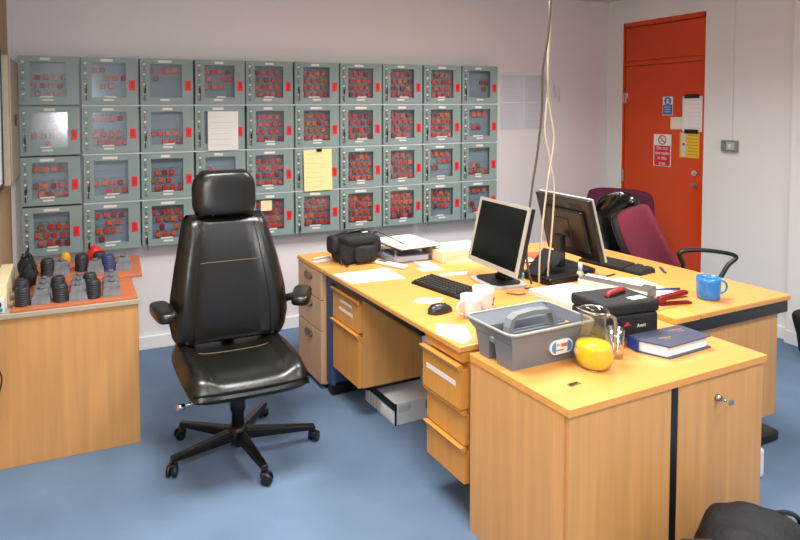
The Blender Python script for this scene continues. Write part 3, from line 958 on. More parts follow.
cushion(b, (1.112, 1.335), lambda v: 0.166*(1-0.34*max(0, (v-0.5)/0.5)**3)*(1-0.12*max(0, (0.3-v)/0.3)**2), lambda v: 0.205+0.02*v, 0.075, 0.05, n=2.6, dish=0.006)
b.obj('headrest', LEATHER, ch)
b = MB()
for sx in (-1, 1):
    b.cyl((sx*0.06, 0.215, 1.06), (sx*0.06, 0.21, 1.15), 0.008, n=10)
b.obj('headrest_post', BLACKM, ch)
# seat: dished top with raised side bolsters and rolled front
def seat_fn(i, j, side):
    u, v = 2*i-1, j              # v 0 front .. 1 back
    vv = 2*v-1
    ku = (1-abs(u)**5)**(1/5) if abs(u) < 1 else 0
    kv = (1-abs(vv)**5)**(1/5) if abs(vv) < 1 else 0
    x = -0.012+u*(0.276+0.012*math.sin(PI*v))*(1-0.06*(abs(vv)**4))
    y = -0.30+0.515*v
    y += -0.012*(1-u*u)*(1-v)
    if side > 0:
        bol = 0.03*math.exp(-((abs(u)-0.8)/0.17)**2)
        z = 0.455+(0.045+bol-0.012*(1-u*u))*ku*kv-0.03*max(0, 1-v*3.5)**2
    else:
        z = 0.455-0.07*ku*kv
    return (x, y, z)
b = MB()
for side in (1, -1):
    b.grid(lambda i, j: seat_fn(i, j, side), 26, 22)
st = b.obj('seat', LEATHER, ch)
for sx in (-1, 1):
    b = MB()
    b.tube([(seat_fn(0.5+sx*0.31, j/12, 1)[0], seat_fn(0.5+sx*0.31, j/12, 1)[1], seat_fn(0.5+sx*0.31, j/12, 1)[2]+0.0005) for j in range(1, 12)], 0.0022, 5)
    b.obj('seam', BLACKM, st)
b = MB()
b.tube([tuple(a_+c_ for a_, c_ in zip(seat_fn(0.2+0.6*i/12, 0.62, 1), (0, 0, 0.0006))) for i in range(13)], 0.0024, 5)
b.obj('stitch_line', SEAM, st)
b = MB()
b.box(-0.2, 0.2, -0.17, 0.17, 0.375, 0.404, 0.01)
b.box(-0.07, 0.07, -0.11, 0.11, 0.335, 0.376, 0.01)
b.box(-0.05, 0.05, 0.1, 0.2, 0.37, 0.40, 0.008)
b.obj('seat_mechanism', BLACKM, ch)
b = MB()
b.tube([(-0.15, -0.16, 0.38), (-0.25, -0.19, 0.375), (-0.3, -0.2, 0.372)], 0.007, 8)
b.cyl((-0.29, -0.2, 0.372), (-0.325, -0.203, 0.371), 0.012, n=10)
b.obj('lever', CHROME, ch)
b = MB()
b.box(-0.03, 0.03, 0.155, 0.205, 0.385, 0.56, 0.01)
b.obj('back_bracket', BLACKM, ch)
for sx in (-1, 1):
    ex = 0.03 if sx > 0 else 0
    b = MB()
    b.M = Matrix.Translation((sx*0.338+ex*0.6, 0.06, 0.70)) @ Matrix.Rotation(R(-28 if sx > 0 else 6), 4, 'Z')
    b.blob((0, 0, 0), 0.048, 0.115, 0.030, 20, 12, e=0.55)
    arm = b.obj('armrest', mat('arm_pad', (20, 19, 18), 0.3, spec=0.6), ch)
    b = MB()
    b.tube([(sx*0.335+ex*0.6, 0.12, 0.68), (sx*0.325, 0.17, 0.66), (sx*0.27, 0.19, 0.63), (sx*0.18, 0.185, 0.62)], [0.02, 0.019, 0.018, 0.018], 10)
    b.obj('arm_support', BLACKM, ch)
b = MB()
b.lathe([(0.030, 0.12), (0.030, 0.2), (0.037, 0.21), (0.037, 0.33), (0.026, 0.335)], 20)
b.obj('gas_column', BLACKM, ch)
b = MB()
b.lathe([(0.02, 0.03), (0.038, 0.045), (0.045, 0.075), (0.045, 0.12), (0.035, 0.135)], 20)
bh = b.obj('base_hub', BLACKM, ch)
for (wx, wy) in ((1.36, -1.47), (1.452, -1.19), (1.893, -1.155), (2.05, -1.45), (1.725, -1.675)):
    d = Vector((wx-CX, wy-CY, 0))
    L_ = d.length
    a_ = math.atan2(d.y, d.x)
    b = MB()
    b.M = Matrix.Rotation(a_, 4, 'Z')
    e_ = L_+0.012
    b.hexa([(0.02, -0.026, 0.07), (e_, -0.015, 0.062), (e_, 0.015, 0.062), (0.02, 0.026, 0.07)], [(0.02, -0.024, 0.118), (e_-0.004, -0.015, 0.086), (e_-0.004, 0.015, 0.086), (0.02, 0.024, 0.118)])
    lg = b.obj('leg', mat('base_gloss', (12, 12, 13), 0.25), ch)
    mod = lg.modifiers.new('bevel', 'BEVEL')
    mod.width = 0.006
    mod.segments = 3
    b = MB()
    b.M = Matrix.Translation((d.x, d.y, 0)) @ Matrix.Rotation(a_+0.9, 4, 'Z')
    for sy in (-1, 1):
        b.cyl((0.012, sy*0.008, 0.026), (0.012, sy*0.023, 0.026), 0.026, 0.023, 18)
    b.box(-0.018, 0.02, -0.02, 0.02, 0.03, 0.054, 0.006)
    b.cyl((0, 0, 0.045), (0, 0, 0.075), 0.006, n=8)
    b.obj('caster', BLACK, lg)

# ------------------------------------------------------------------ burgundy chairs behind the desks
def curved_back(b, cx, cz, w_, h_, r_, yfun, th, cut=0.07):
    n_ = 24
    def P(i, j, side):
        u, v = 2*i-1, 2*j-1
        x = u*w_/2*(1-0.10*abs(v)**5)
        z = v*h_/2*(1-0.10*abs(u)**5)
        k_ = ((1-abs(u)**6)*(1-abs(v)**6))**0.4 if abs(u) < 1 and abs(v) < 1 else 0
        return (cx+x, yfun(u, v)+side*th*k_, cz+z)
    for side in (-1, 1):
        b.grid(lambda i, j: P(i, j, side), n_, n_)
t = thing('task_chair', 'burgundy fabric task chair facing the desk from beyond it', 'chair', (4.96, -0.66, 0), R(-62))
# local frame: -y faces the desk
b = MB()
curved_back(b, 0, 0.675, 0.50, 0.60, 0.1, lambda u, v: 0.2-0.04*u*u+0.03*v, 0.028)
bk = b.obj('backrest', BURGD, t)
b = MB()
curved_back(b, 0, 0.70, 0.34, 0.34, 0.1, lambda u, v: 0.168-0.03*u*u+0.03*v, 0.006)
b.obj('lumbar_panel', BURG, bk)
MB().box(-0.22, 0.22, -0.12, 0.2, 0.41, 0.49, 0.03, 3).obj('seat', BURG, t)
b = MB()
b.lathe([(0.028, 0.08), (0.028, 0.41)], 14)
for i in range(5):
    a_ = 2*PI*i/5+0.3
    b.tube([(0, 0, 0.09), (0.28*math.cos(a_), 0.28*math.sin(a_), 0.06)], [0.022, 0.014], 8)
b.obj('base', BLACKM, t)
t2 = t
# second chair, its tilted backrest turned the other way
t = thing('task_chair', 'burgundy task chair with slanted back and looped black armrest', 'chair', (4.46, -1.41, 0), R(-70))
b = MB()
b.M = Matrix.Translation((0.02, 0.12, 0.50)) @ Matrix.Rotation(R(-27), 4, 'Y')
curved_back(b, 0, 0.2, 0.25, 0.62, 0.1, lambda u, v: -0.03*u*u+0.05*v*v, 0.03)
bk = b.obj('backrest', BURG, t)
b = MB()
b.M = Matrix.Translation((-0.012, 0.125, 0.497)) @ Matrix.Rotation(R(-27), 4, 'Y')
curved_back(b, -0.02, 0.2, 0.25, 0.61, 0.1, lambda u, v: 0.02-0.03*u*u+0.05*v*v, 0.03)
b.obj('back_shell', BLACK, bk)
MB().box(-0.2, 0.2, -0.2, 0.1, 0.41, 0.48, 0.03, 3).obj('seat', BURG, t)
b = MB()
b.lathe([(0.028, 0.08), (0.028, 0.41)], 14)
for i in range(5):
    a_ = 2*PI*i/5
    b.tube([(0, 0, 0.09), (0.28*math.cos(a_), 0.28*math.sin(a_), 0.06)], [0.022, 0.014], 8)
b.obj('base', BLACKM, t)

def jk_(p, q):
    k_ = 0.012*math.sin(p.z*38+p.y*20)
    return Vector((p.x+k_, p.y+k_, p.z))
b = MB()
b.M = Matrix.Translation((4.74, -0.93, 0.75)) @ Matrix.Rotation(R(28), 4, 'Z') @ Matrix.Rotation(R(-16), 4, 'X')
b.blob((0, 0, 0), 0.04, 0.16, 0.27, 26, 20, e=0.6, fn=jk_)
tag(b.obj('black_jacket', mat('shiny_black_cloth', (9, 9, 10), 0.16, spec=0.7)), 'shiny black jacket slung between the two burgundy chairs', 'jacket')

# ------------------------------------------------------------------ computers
def monitor(name, label, c, yawn, tilt, w_, h_, body, silver, base_c, base_w):
    """c = bottom centre of the panel; yawn = direction the screen faces"""
    t = thing(name, label, 'monitor', (c[0], c[1], 0.72), yawn)
    z0 = c[2]-0.72
    M_ = Matrix.Translation((0, 0, z0)) @ Matrix.Rotation(-tilt, 4, 'Y')
    # local +x is the way the screen faces, y is its width
    b = MB()
    b.M = M_
    bz = 0.017
    b.box(-0.012, 0.0, -w_/2, -w_/2+bz, 0, h_, 0.002)
    b.box(-0.012, 0.0, w_/2-bz, w_/2, 0, h_, 0.002)
    b.box(-0.012, 0.0, -w_/2+bz, w_/2-bz, 0, bz*1.5, 0.001)
    b.box(-0.012, 0.0, -w_/2+bz, w_/2-bz, h_-bz, h_, 0.001)
    b.obj('bezel', silver, t)
    b = MB()
    b.M = M_
    b.box(-0.010, -0.004, -w_/2+bz-0.001, w_/2-bz+0.001, bz*1.4, h_-bz+0.001)
    b.obj('screen', SCREEN, t)
    b = MB()
    b.M = M_
    b.box(-0.04, -0.012, -w_/2+0.003, w_/2-0.003, 0.003, h_-0.003, 0.005)
    b.box(-0.06, -0.04, -w_/2+0.05, w_/2-0.05, 0.05, h_-0.07, 0.008)
    b.box(-0.064, -0.058, -0.05, 0.05, h_/2-0.06, h_/2+0.06, 0.003)
    b.mi = 1
    for k_ in range(7):
        b.box(-0.0415, -0.0395, -w_/2+0.06+k_*0.014, -w_/2+0.068+k_*0.014, h_-0.055, h_-0.03)
    b.obj('rear_housing', [body, BLACKM], t)
    return t, M_
M1 = (3.004, -1.584, 0.80)
t, M_ = monitor('computer_monitor', 'silver framed flat monitor with dark screen on the left desk', M1, 3.067, 0.229, 0.41, 0.355, BLACK, SILVER, None, None)
b = MB()
b.hexa([(-0.1, -0.04, 0.02), (-0.07, -0.04, 0.02), (-0.07, 0.04, 0.02), (-0.1, 0.04, 0.02)], [(-0.13, -0.035, 0.24), (-0.1, -0.035, 0.24), (-0.1, 0.035, 0.24), (-0.13, 0.035, 0.24)])
b.box(-0.11, -0.06, -0.045, 0.045, 0.012, 0.04, 0.005)
b.obj('stand', BLACKM, t)
b = MB()
b.prism(rr(0.22, 0.24, 0.05, 5, -0.05, 0), 0.0, 0.012, 'z')
b.mi = 1
b.prism(rr(0.17, 0.19, 0.04, 5, -0.05, 0), 0.0125, 0.02, 'z')
b.obj('stand_foot', [SILVER, BLACK], t)
M2 = (3.685, -1.516, 0.80)
t, M_ = monitor('computer_monitor', 'black flat monitor on the right desk seen from behind', M2, -0.083, 0.272, 0.418, 0.36, mat('monitor_back', (34, 30, 26), 0.4), SILVER, None, None)
b = MB()
b.tube([(-0.13, 0.0, 0.2), (-0.125, -0.005, 0.12), (-0.11, -0.01, 0.06)], 0.009, 6)
b.box(-0.15, -0.115, -0.03, 0.03, 0.02, 0.2, 0.006)
b.obj('stand', BLACKM, t)
b = MB()
b.prism(rr(0.24, 0.26, 0.04, 5, -0.1, 0), 0.0, 0.018, 'z')
b.obj('stand_foot', BLACK, t)
b = MB()
b.box(-0.054, -0.03, -0.115, -0.03, 0.0, 0.02, 0.003)
b.obj('cable_cover', mat('bright_blue_plug', (38, 84, 178), 0.4), t)
# black docking stand leaning beside it
t = thing('docking_stand', 'chunky black slanted stand behind the right monitor', 'stand', (3.335, -1.62, 0.72), R(6))
b = MB()
b.box(-0.1, 0.12, -0.12, 0.08, 0, 0.035, 0.008)
b.obj('foot', BLACKM, t)
b = MB()
b.hexa([(-0.10, -0.05, 0.035), (-0.03, -0.05, 0.035), (-0.03, 0.05, 0.035), (-0.10, 0.05, 0.035)], [(0.05, -0.05, 0.15), (0.10, -0.05, 0.13), (0.10, 0.05, 0.13), (0.05, 0.05, 0.15)])
b.box(-0.04, -0.02, -0.051, 0.02, 0.04, 0.08, 0.003)
b.obj('slanted_arm', BLACK, t)

def keyboard(label, c, rz, l_=0.44, d_=0.15, mt=BLACK):
    t = thing('computer_keyboard', label, 'keyboard', (c[0], c[1], 0.72), rz)
    b = MB()
    b.hexa([(-l_/2, -d_/2, 0), (l_/2, -d_/2, 0), (l_/2, d_/2, 0), (-l_/2, d_/2, 0)], [(-l_/2+0.003, -d_/2+0.003, 0.012), (l_/2-0.003, -d_/2+0.003, 0.012), (l_/2-0.003, d_/2-0.003, 0.026), (-l_/2+0.003, d_/2-0.003, 0.026)])
    b.obj('case', mt, t)
    b = MB()
    for r_ in range(6):
        y = -d_/2+0.018+r_*(d_-0.036)/5
        z = 0.012+0.014*(y+d_/2)/d_
        n_ = 21
        for k_ in range(n_):
            if k_ in (15,) or (k_ == 18 and r_ > 4):
                continue
            x = -l_/2+0.018+k_*(l_-0.036)/(n_-1)
            w_ = 0.0085
            b.hexa([(x-w_, y-w_, z-0.001), (x+w_, y-w_, z-0.001), (x+w_, y+w_, z+0.001), (x-w_, y+w_, z+0.001)], [(x-w_*.75, y-w_*.7, z+0.008), (x+w_*.75, y-w_*.7, z+0.008), (x+w_*.75, y+w_*.8, z+0.009), (x-w_*.75, y+w_*.8, z+0.009)])
    b.obj('keys', mat('key_caps', (48, 46, 42), 0.45), t)
    return t
keyboard('black keyboard on the left desk in front of the silver monitor', (2.735, -1.62), math.atan2(-0.40, 0.085), 0.41, 0.15)
keyboard('black keyboard on the right desk seen from behind', (3.885, -1.59), math.atan2(-1.78+1.42, 3.93-3.88), 0.37, 0.14)

def mouse(label, p, rz):
    b = MB()
    b.blob((0, 0, 0.0), 0.034, 0.068, 0.040, 20, 12, e=0.85, fn=lambda p_, q: Vector((p_.x, p_.y, max(0, p_.z*(1-0.25*q.y)))))
    t = tag(b.obj('computer_mouse', mat('mouse_dark', (40, 40, 42), 0.3), None, p, rz), label, 'mouse')
    w2 = MB().box(-0.004, 0.004, 0.02, 0.035, 0.028, 0.036, 0.002).obj('scroll_wheel', BLACKM, t)
mouse('dark grey mouse left of the white mugs', (2.505, -1.855, 0.72), R(-80))

# ------------------------------------------------------------------ desk clutter
def flat(name, label, cat, pts, z, th, mt, group=None, lines=0, ink=INK):
    b = MB()
    n_ = len(pts)
    b.prism([(p[0], p[1]) for p in pts], z, z+th, 'z')
    if lines and n_ == 4:
        b.mi = 1
        P_ = [Vector((p[0], p[1], 0)) for p in pts]
        for i in range(lines):
            a_ = (i+1)/(lines+1)
            q0 = P_[0].lerp(P_[3], a_)
            q1 = P_[1].lerp(P_[2], a_)
            s_ = q0.lerp(q1, 0.1)
            e_ = q0.lerp(q1, random.uniform(0.6, 0.9))
            n2 = (P_[3]-P_[0]).normalized()*0.001
            b.prism([(s_-n2)[:2], (e_-n2)[:2], (e_+n2)[:2], (s_+n2)[:2]], z+th, z+th+0.0003, 'z')
    return tag(b.obj(name, [mt, ink]), label, cat, group)
DZ = 0.7203
flat('paper_sheet', 'white printed sheet on the desk in front of the black camera bag', 'paper', [(2.31, -1.13), (2.325, -1.325), (2.64, -1.345), (2.65, -1.13)], DZ, 0.0012, PAPER, lines=7)
flat('paper_sheet', 'white sheet on the desk edge left of the grey caddy', 'paper', [(2.335, -2.07), (2.40, -1.975), (2.50, -2.04), (2.44, -2.16), (2.375, -2.195)], DZ, 0.0015, PAPER)
flat('sticky_note', 'small yellow note on the desk beside the far corner of the keyboard', 'note', [(2.53, -1.65), (2.46, -1.70), (2.56, -1.765), (2.63, -1.70)], DZ, 0.001, YELP)
flat('paper_slip', 'yellow slip on the desk in front of the cream folders', 'note', [(2.80, -1.20), (2.80, -1.27), (2.93, -1.285), (2.95, -1.215)], DZ, 0.001, YELP)
flat('paper_slip', 'white slip on the desk between slip and silver monitor', 'note', [(2.86, -1.34), (2.84, -1.385), (3.0, -1.40), (3.03, -1.36)], DZ, 0.001, PAPER)
# phone handset
b = MB()
b.M = Matrix.Translation((2.70, -1.095, DZ)) @ Matrix.Rotation(R(-64), 4, 'Z')
b.box(-0.1, 0.1, -0.028, 0.028, 0, 0.018, 0.008, 3)
ph = thing('remote_handset', 'white slim handset lying beside the black camera bag', 'handset', (0, 0, 0))
b.obj('body', mat('offwhite_plastic', (232, 228, 216), 0.4), ph)
b = MB()
b.M = Matrix.Translation((2.70, -1.095, DZ)) @ Matrix.Rotation(R(-64), 4, 'Z')
b.box(-0.085, -0.03, -0.018, 0.018, 0.0182, 0.0195, 0.0005)
b.obj('green_pad', mat('pad_green', (86, 110, 96), 0.5), ph)
b = MB()
b.tube([(2.33, -0.80, DZ+0.006), (2.45, -0.78, DZ+0.006)], 0.006, 8)
tag(b.obj('white_pen', PAPER), 'white pen lying on the filing cabinet left of the bag', 'pen')
b = MB()
b.M = Matrix.Translation((2.37, -0.84, DZ)) @ Matrix.Rotation(R(14), 4, 'Z')
b.box(-0.06, 0.06, -0.02, 0.02, 0, 0.004)
tag(b.obj('paper_slip', PAPER), 'white slip lying under the pen on the filing cabinet', 'note')
# camera bag
t = thing('camera_bag', 'black nylon camera bag standing on the far desk corner', 'bag', (2.555, -0.915, DZ), R(3))
def bagfn(c):
    def fn(p, q):
        k_ = 0.007*math.sin(p.x*55+p.z*40)*math.cos(p.y*50)
        return Vector((p.x+k_, p.y+k_, max(0, p.z+k_*0.6)))
    return fn
b = MB()
b.blob((0, 0, 0.075), 0.135, 0.085, 0.085, 26, 16, e=0.5, fn=bagfn(0))
b.obj('bag_body', FABRIC, t)
b = MB()
b.blob((-0.005, -0.008, 0.14), 0.13, 0.09, 0.035, 24, 12, e=0.6, fn=bagfn(1))
b.obj('lid', FABRIC, t)
b = MB()
b.blob((0.02, -0.085, 0.06), 0.075, 0.025, 0.052, 20, 12, e=0.5, fn=bagfn(2))
b.obj('front_pocket', FABRIC, t)
for sx in (-1, 1):
    b = MB()
    b.blob((sx*0.14, 0.01, 0.09 if sx > 0 else 0.11), 0.032, 0.05, 0.055, 16, 10, e=0.6)
    b.obj('side_pouch', FABRIC, t)
b = MB()
pts = [(0.12, 0.0, 0.15), (0.15, -0.01, 0.165), (0.2, -0.03, 0.14), (0.26, -0.06, 0.11), (0.29, -0.1, 0.09)]
for p0, p1 in zip(pts, pts[1:]):
    b.hexa([(p0[0], p0[1]-0.012, p0[2]), (p1[0], p1[1]-0.012, p1[2]), (p1[0], p1[1]+0.012, p1[2]), (p0[0], p0[1]+0.012, p0[2])], [(p0[0], p0[1]-0.012, p0[2]+0.005), (p1[0], p1[1]-0.012, p1[2]+0.005), (p1[0], p1[1]+0.012, p1[2]+0.005), (p0[0], p0[1]+0.012, p0[2]+0.005)])
b.tube([(-0.1, 0, 0.165), (-0.04, -0.02, 0.185), (0.04, -0.02, 0.188), (0.1, 0, 0.165)], 0.009, 8)
b.tube([(-0.135, -0.06, 0.06), (-0.14, -0.09, 0.02), (-0.12, -0.12, 0.006), (-0.10, -0.10, 0.006)], 0.004, 6)
b.obj('strap', BLACK, t)
MB().box(0.035, 0.075, -0.03, -0.005, 0.172, 0.178, 0.002).obj('white_tag', PAPER, t)
# stacked letter trays with clip file
t = thing('letter_tray', 'clear plastic letter tray of papers behind the camera bag', 'tray', (2.86, -0.98, DZ), R(2))
b = MB()
for z in (0.0, 0.045):
    b.box(-0.13, 0.13, -0.1, 0.16, z, z+0.003)
    b.box(-0.13, -0.127, -0.1, 0.16, z+0.003, z+0.03)
    b.box(0.127, 0.13, -0.1, 0.16, z+0.003, z+0.03)
for sx in (-0.125, 0.125):
    for sy in (-0.095, 0.15):
        b.box(sx-0.006, sx+0.006, sy-0.006, sy+0.006, 0, 0.08)
b.obj('tray_shell', CLEAR, t)
tag(MB().box(2.74, 2.98, -1.06, -0.84, DZ+0.0035, DZ+0.034, 0.001).obj('paper_stack', mat('grey_blue_paper', (190, 196, 216), 0.7, var=0.12, vscale=(4, 4, 300))), 'stack of pale papers inside the clear letter tray', 'paper')
t = thing('clip_file', 'open dark-edged clip file with white pages on the letter tray', 'file', (2.88, -0.965, DZ+0.082), R(4))
MB().box(-0.13, 0.165, -0.13, 0.19, 0, 0.005, 0.001).obj('cover', mat('brown_black_card', (62, 40, 34), 0.5), t)
b = MB()
b.box(-0.125, 0.16, -0.128, 0.18, 0.0052, 0.014)
b.mi = 1
for i in range(9):
    b.box(-0.11, 0.10+random.uniform(-0.04, 0.04), 0.15-i*0.03, 0.154-i*0.03, 0.014, 0.0144)
b.obj('pages', [mat('warm_paper', (236, 230, 208), 0.8), mat('pale_ink', (200, 192, 172), 0.8)], t)
# cream folders
t = thing('folder_box', 'cream card file box behind the keyboard', 'box', (3.165, -1.07, DZ), R(1.5))
MB().box(-0.16, 0.19, -0.09, 0.12, 0, 0.066, 0.002).obj('box_body', CREAM, t)
b = MB()
b.hexa([(-0.15, -0.10, 0.0), (0.16, -0.13, 0.0), (0.16, -0.125, 0.0), (-0.15, -0.094, 0.0)], [(-0.14, -0.10, 0.045), (0.16, -0.11, 0.055), (0.16, -0.105, 0.055), (-0.14, -0.094, 0.045)])
b.obj('front_flap', CREAMD, t)
flat('paper_sheet', 'white sheet with green edge left of the cream file box', 'paper', [(2.86, -1.08), (2.85, -1.19), (2.93, -1.235), (2.955, -1.12)], DZ, 0.004, PAPER, lines=1, ink=mat('green_edge', (70, 170, 110), 0.6))
# mugs
def mug(label, p, rz, mt, r_=0.04, h_=0.088, taper=0.9, deco=False, thick=0.005, group=None, handle=1.0):
    t = thing('mug', label, 'mug', (p[0], p[1], p[2]), rz, group)
    b = MB()
    b.lathe([(r_*taper*0.9, 0), (r_*taper, 0.006), (r_*(taper+1)/2, h_*0.4), (r_, h_*0.8), (r_, h_), (r_-0.003, h_), (r_-thick, h_*0.8), (r_*taper-thick, 0.008), (0.0001, 0.007)], 32)
    b.obj('cup', mt, t)
    b = MB()
    pts = [(r_*0.96+0.028*handle*math.sin(a)**0.8 if a > 0 else r_*0.95, 0, h_*0.52+h_*0.3*math.cos(a)) for a in [PI*i/12 for i in range(13)]]
    b.tube(pts, 0.005, 8)
    b.obj('handle', mt, t)
    return t
WC = mat('white_ceramic', (208, 206, 204), 0.2)
t = mug('white mug with handle to the left, beside the mouse', (2.595, -1.955, DZ), R(190), WC, 0.046, 0.094, group='white mugs', handle=1.4)
t = mug('white mug with small red and blue print, right of the other', (2.70, -1.905, DZ), R(60), WC, 0.047, 0.104, group='white mugs')
b = MB()
for i, (a_, z, mt_) in enumerate(((-35, 0.055, 0), (-22, 0.05, 1), (-40, 0.035, 1), (-28, 0.065, 0), (-15, 0.04, 0))):
    b.mi = mt_
    b.M = Matrix.Rotation(R(a_-60-20), 4, 'Z')
    b.box(0.0452, 0.0475, -0.007, 0.007, z-0.003, z+0.003)
b.obj('print', [mat('print_red', (205, 70, 70), 0.4), mat('print_blue', (60, 70, 130), 0.4)], t)
mug('bright blue mug on the near corner of the right desk', (3.80, -2.17, DZ), R(-15), BLUEC, 0.050, 0.105, 0.93, thick=0.006, handle=1.7)
# boxes, papers and black case in the middle
flat('paper_ream', 'thick stack of white sheets behind the black case', 'paper', [(3.06, -1.80), (3.05, -2.12), (3.38, -2.12), (3.33, -1.80)], DZ, 0.026, mat('off_white_stack', (216, 208, 196), 0.8))
t = thing('ring_binder', 'grey and white ring binder lying behind the black case', 'binder', (3.50, -1.93, DZ), math.atan2(-0.30, 0.12))
MB().box(-0.17, 0.15, -0.06, 0.07, 0, 0.045, 0.004).obj('cover', mat('grey_card', (84, 78, 72), 0.5), t)
MB().box(-0.168, 0.148, -0.0612, -0.0602, 0.004, 0.041).obj('white_spine', PAPER, t)
MB().box(-0.16, 0.10, 0.01, 0.05, 0.0452, 0.047).obj('white_label', PAPER, t)
flat('envelope', 'large white sheet with dark blue edge beside the blue mug', 'paper', [(3.60, -1.74), (3.80, -1.80), (3.74, -2.06), (3.59, -2.10), (3.59, -1.8)], DZ, 0.003, PAPER)
b = MB()
b.tube([(3.62, -1.98, DZ+0.008), (3.80, -2.03, DZ+0.008)], [0.004, 0.006], 8)
tag(b.obj('blue_pen', mat('navy_pen', (40, 58, 130), 0.4)), 'dark blue pen on the white sheet left of the blue mug', 'pen')
b = MB()
b.tube([(4.01, -1.80, DZ+0.008), (4.075, -1.72, DZ+0.008)], [0.005, 0.006], 8)
tag(b.obj('purple_pen', mat('purple_pen', (62, 44, 96), 0.4)), 'short purple pen right of the far keyboard', 'pen')
t = thing('correction_bottle', 'small white bottle of correction fluid behind the binder', 'bottle', (3.50, -1.70, DZ))
MB().lathe([(0.016, 0), (0.017, 0.005), (0.017, 0.035), (0.009, 0.045), (0.0001, 0.046)], 18).obj('bottle_body', mat('bottle_pale', (196, 190, 166), 0.4), t)
MB().lathe([(0.011, 0.044), (0.010, 0.085), (0.0001, 0.086)], 16).obj('cap', mat('pale_blue_cap', (206, 220, 238), 0.4), t)
flat('folder', 'orange-red folder on the desk between the two monitors', 'folder', [(3.50, -1.13), (3.46, -1.30), (3.66, -1.38), (3.74, -1.18)], DZ, 0.008, mat('coral_card', (222, 96, 62), 0.6))
flat('paper_sheet', 'white sheet on top of the orange-red folder', 'paper', [(3.42, -1.18), (3.40, -1.33), (3.54, -1.36), (3.56, -1.2)], DZ+0.0085, 0.002, PAPER)
flat('paper_slip', 'small white slip behind the black monitor near the slanted chair', 'note', [(3.98, -1.30), (4.0, -1.37), (4.08, -1.33), (4.07, -1.27)], DZ, 0.001, PAPER)
b = MB()
b.blob((0, 0, 0), 0.04, 0.06, 0.05, 18, 10, e=0.8, fn=lambda p_, q: Vector((p_.x, p_.y, max(0, p_.z))))
tag(b.obj('adapter', BLACK, None, (3.27, -1.46, DZ), R(20)), 'black rounded adapter behind the silver monitor', 'adapter')
b = MB()
b.box(-0.03, 0.03, -0.04, 0.04, 0, 0.03, 0.004)
tag(b.obj('tape_box', mat('blue_white_box', (150, 176, 206), 0.5), None, (3.19, -1.56, DZ), R(25)), 'small pale blue box behind the silver monitor base', 'box')
# desk cables
for i, (pts, mt, lab) in enumerate(((
    [(3.10, -1.73), (3.16, -1.755), (3.22, -1.765)], BLACK, 'black cable curling between the two monitor stands'),
    ([(2.96, -1.76), (3.0, -1.80), (3.04, -1.80)], mat('brown_cable', (120, 78, 44), 0.5), 'brown cable lying right of the silver monitor base'),
    ([(3.45, -1.74), (3.52, -1.72), (3.62, -1.73), (3.74, -1.71)], BLACK, 'black cable leading to the far keyboard'))):
    P_ = []
    for j in range(len(pts)-1):
        for q in range(6):
            a_ = q/6
            P_.append((pts[j][0]*(1-a_)+pts[j+1][0]*a_, pts[j][1]*(1-a_)+pts[j+1][1]*a_, DZ+0.004))
    P_.append((pts[-1][0], pts[-1][1], DZ+0.004))
    tag(MB().tube(P_, 0.0035, 6).obj('desk_cable', mt), lab, 'cable', 'cables on the desk')
# black case with red handle
t = thing('instrument_case', 'black padded instrument case with red handle and white label', 'case', (3.045, -2.285, DZ), R(-4))
b = MB()
b.box(-0.132, 0.135, -0.1, 0.085, 0, 0.092, 0.012, 3)
b.obj('case_body', FABRIC, t)
b = MB()
b.box(-0.136, 0.139, -0.104, 0.088, 0.0925, 0.142, 0.014, 3)
b.obj('lid', FABRIC, t)
b = MB()
b.tube([(-0.05, -0.02, 0.142), (-0.035, -0.018, 0.156), (0.02, -0.002, 0.158), (0.065, 0.013, 0.156), (0.075, 0.018, 0.142)], 0.010, 8)
b.obj('red_handle', mat('handle_red', (150, 36, 38), 0.5), t)
b = MB()
b.M = Matrix.Translation((0.06, -0.062, 0.1432)) @ Matrix.Rotation(R(5), 4, 'Z')
b.box(-0.04, 0.04, -0.016, 0.016, 0, 0.001)
b.obj('white_label', PAPER, t)
lg = b = MB()
b.prism([(-0.0, 0.052), (0.012, 0.068), (0.03, 0.068), (0.022, 0.06), (0.04, 0.056)], -0.1012, -0.1, 'y')
b.M = Matrix.Translation((0.07, 0, 0))
lg = b.obj('red_swoosh', mat('logo_red', (200, 34, 50), 0.4), t, (-0.045, -0.0005, -0.004))
text_obj('lettering', 'Avert', 0.021, PAPER, t, Matrix.Translation((0.045, -0.1006, 0.045)) @ Matrix.Rotation(R(90), 4, 'X') @ Matrix.Shear('XZ', 4, (0, 0)), sx=0.9)
# stapler
t = thing('stapler', 'dark red open stapler left of the blue mug', 'stapler', (3.575, -2.165, DZ), math.atan2(-0.03, 0.16))
MB().box(-0.085, 0.085, -0.015, 0.015, 0, 0.01, 0.003).obj('base', STAPR, t)
b = MB()
b.M = Matrix.Translation((-0.08, 0, 0.02)) @ Matrix.Rotation(R(-9), 4, 'Y')
b.box(0, 0.15, -0.013, 0.013, 0, 0.02, 0.006, 3)
b.obj('upper_arm', STAPR, t)
b = MB()
b.box(-0.085, -0.05, -0.013, 0.013, 0.01, 0.032, 0.004)
b.obj('pivot', STAPR, t)
b = MB()
b.M = Matrix.Translation((-0.08, 0, 0.012)) @ Matrix.Rotation(R(-5), 4, 'Y')
b.box(0.02, 0.15, -0.008, 0.008, 0, 0.008, 0.001)
b.obj('staple_channel', CHROME, t)
flat('sticky_note', 'lime yellow note stub between stapler and blue mug', 'note', [(3.65, -2.085), (3.66, -2.12), (3.69, -2.12), (3.69, -2.09)], DZ, 0.012, mat('lime', (216, 226, 90), 0.6))
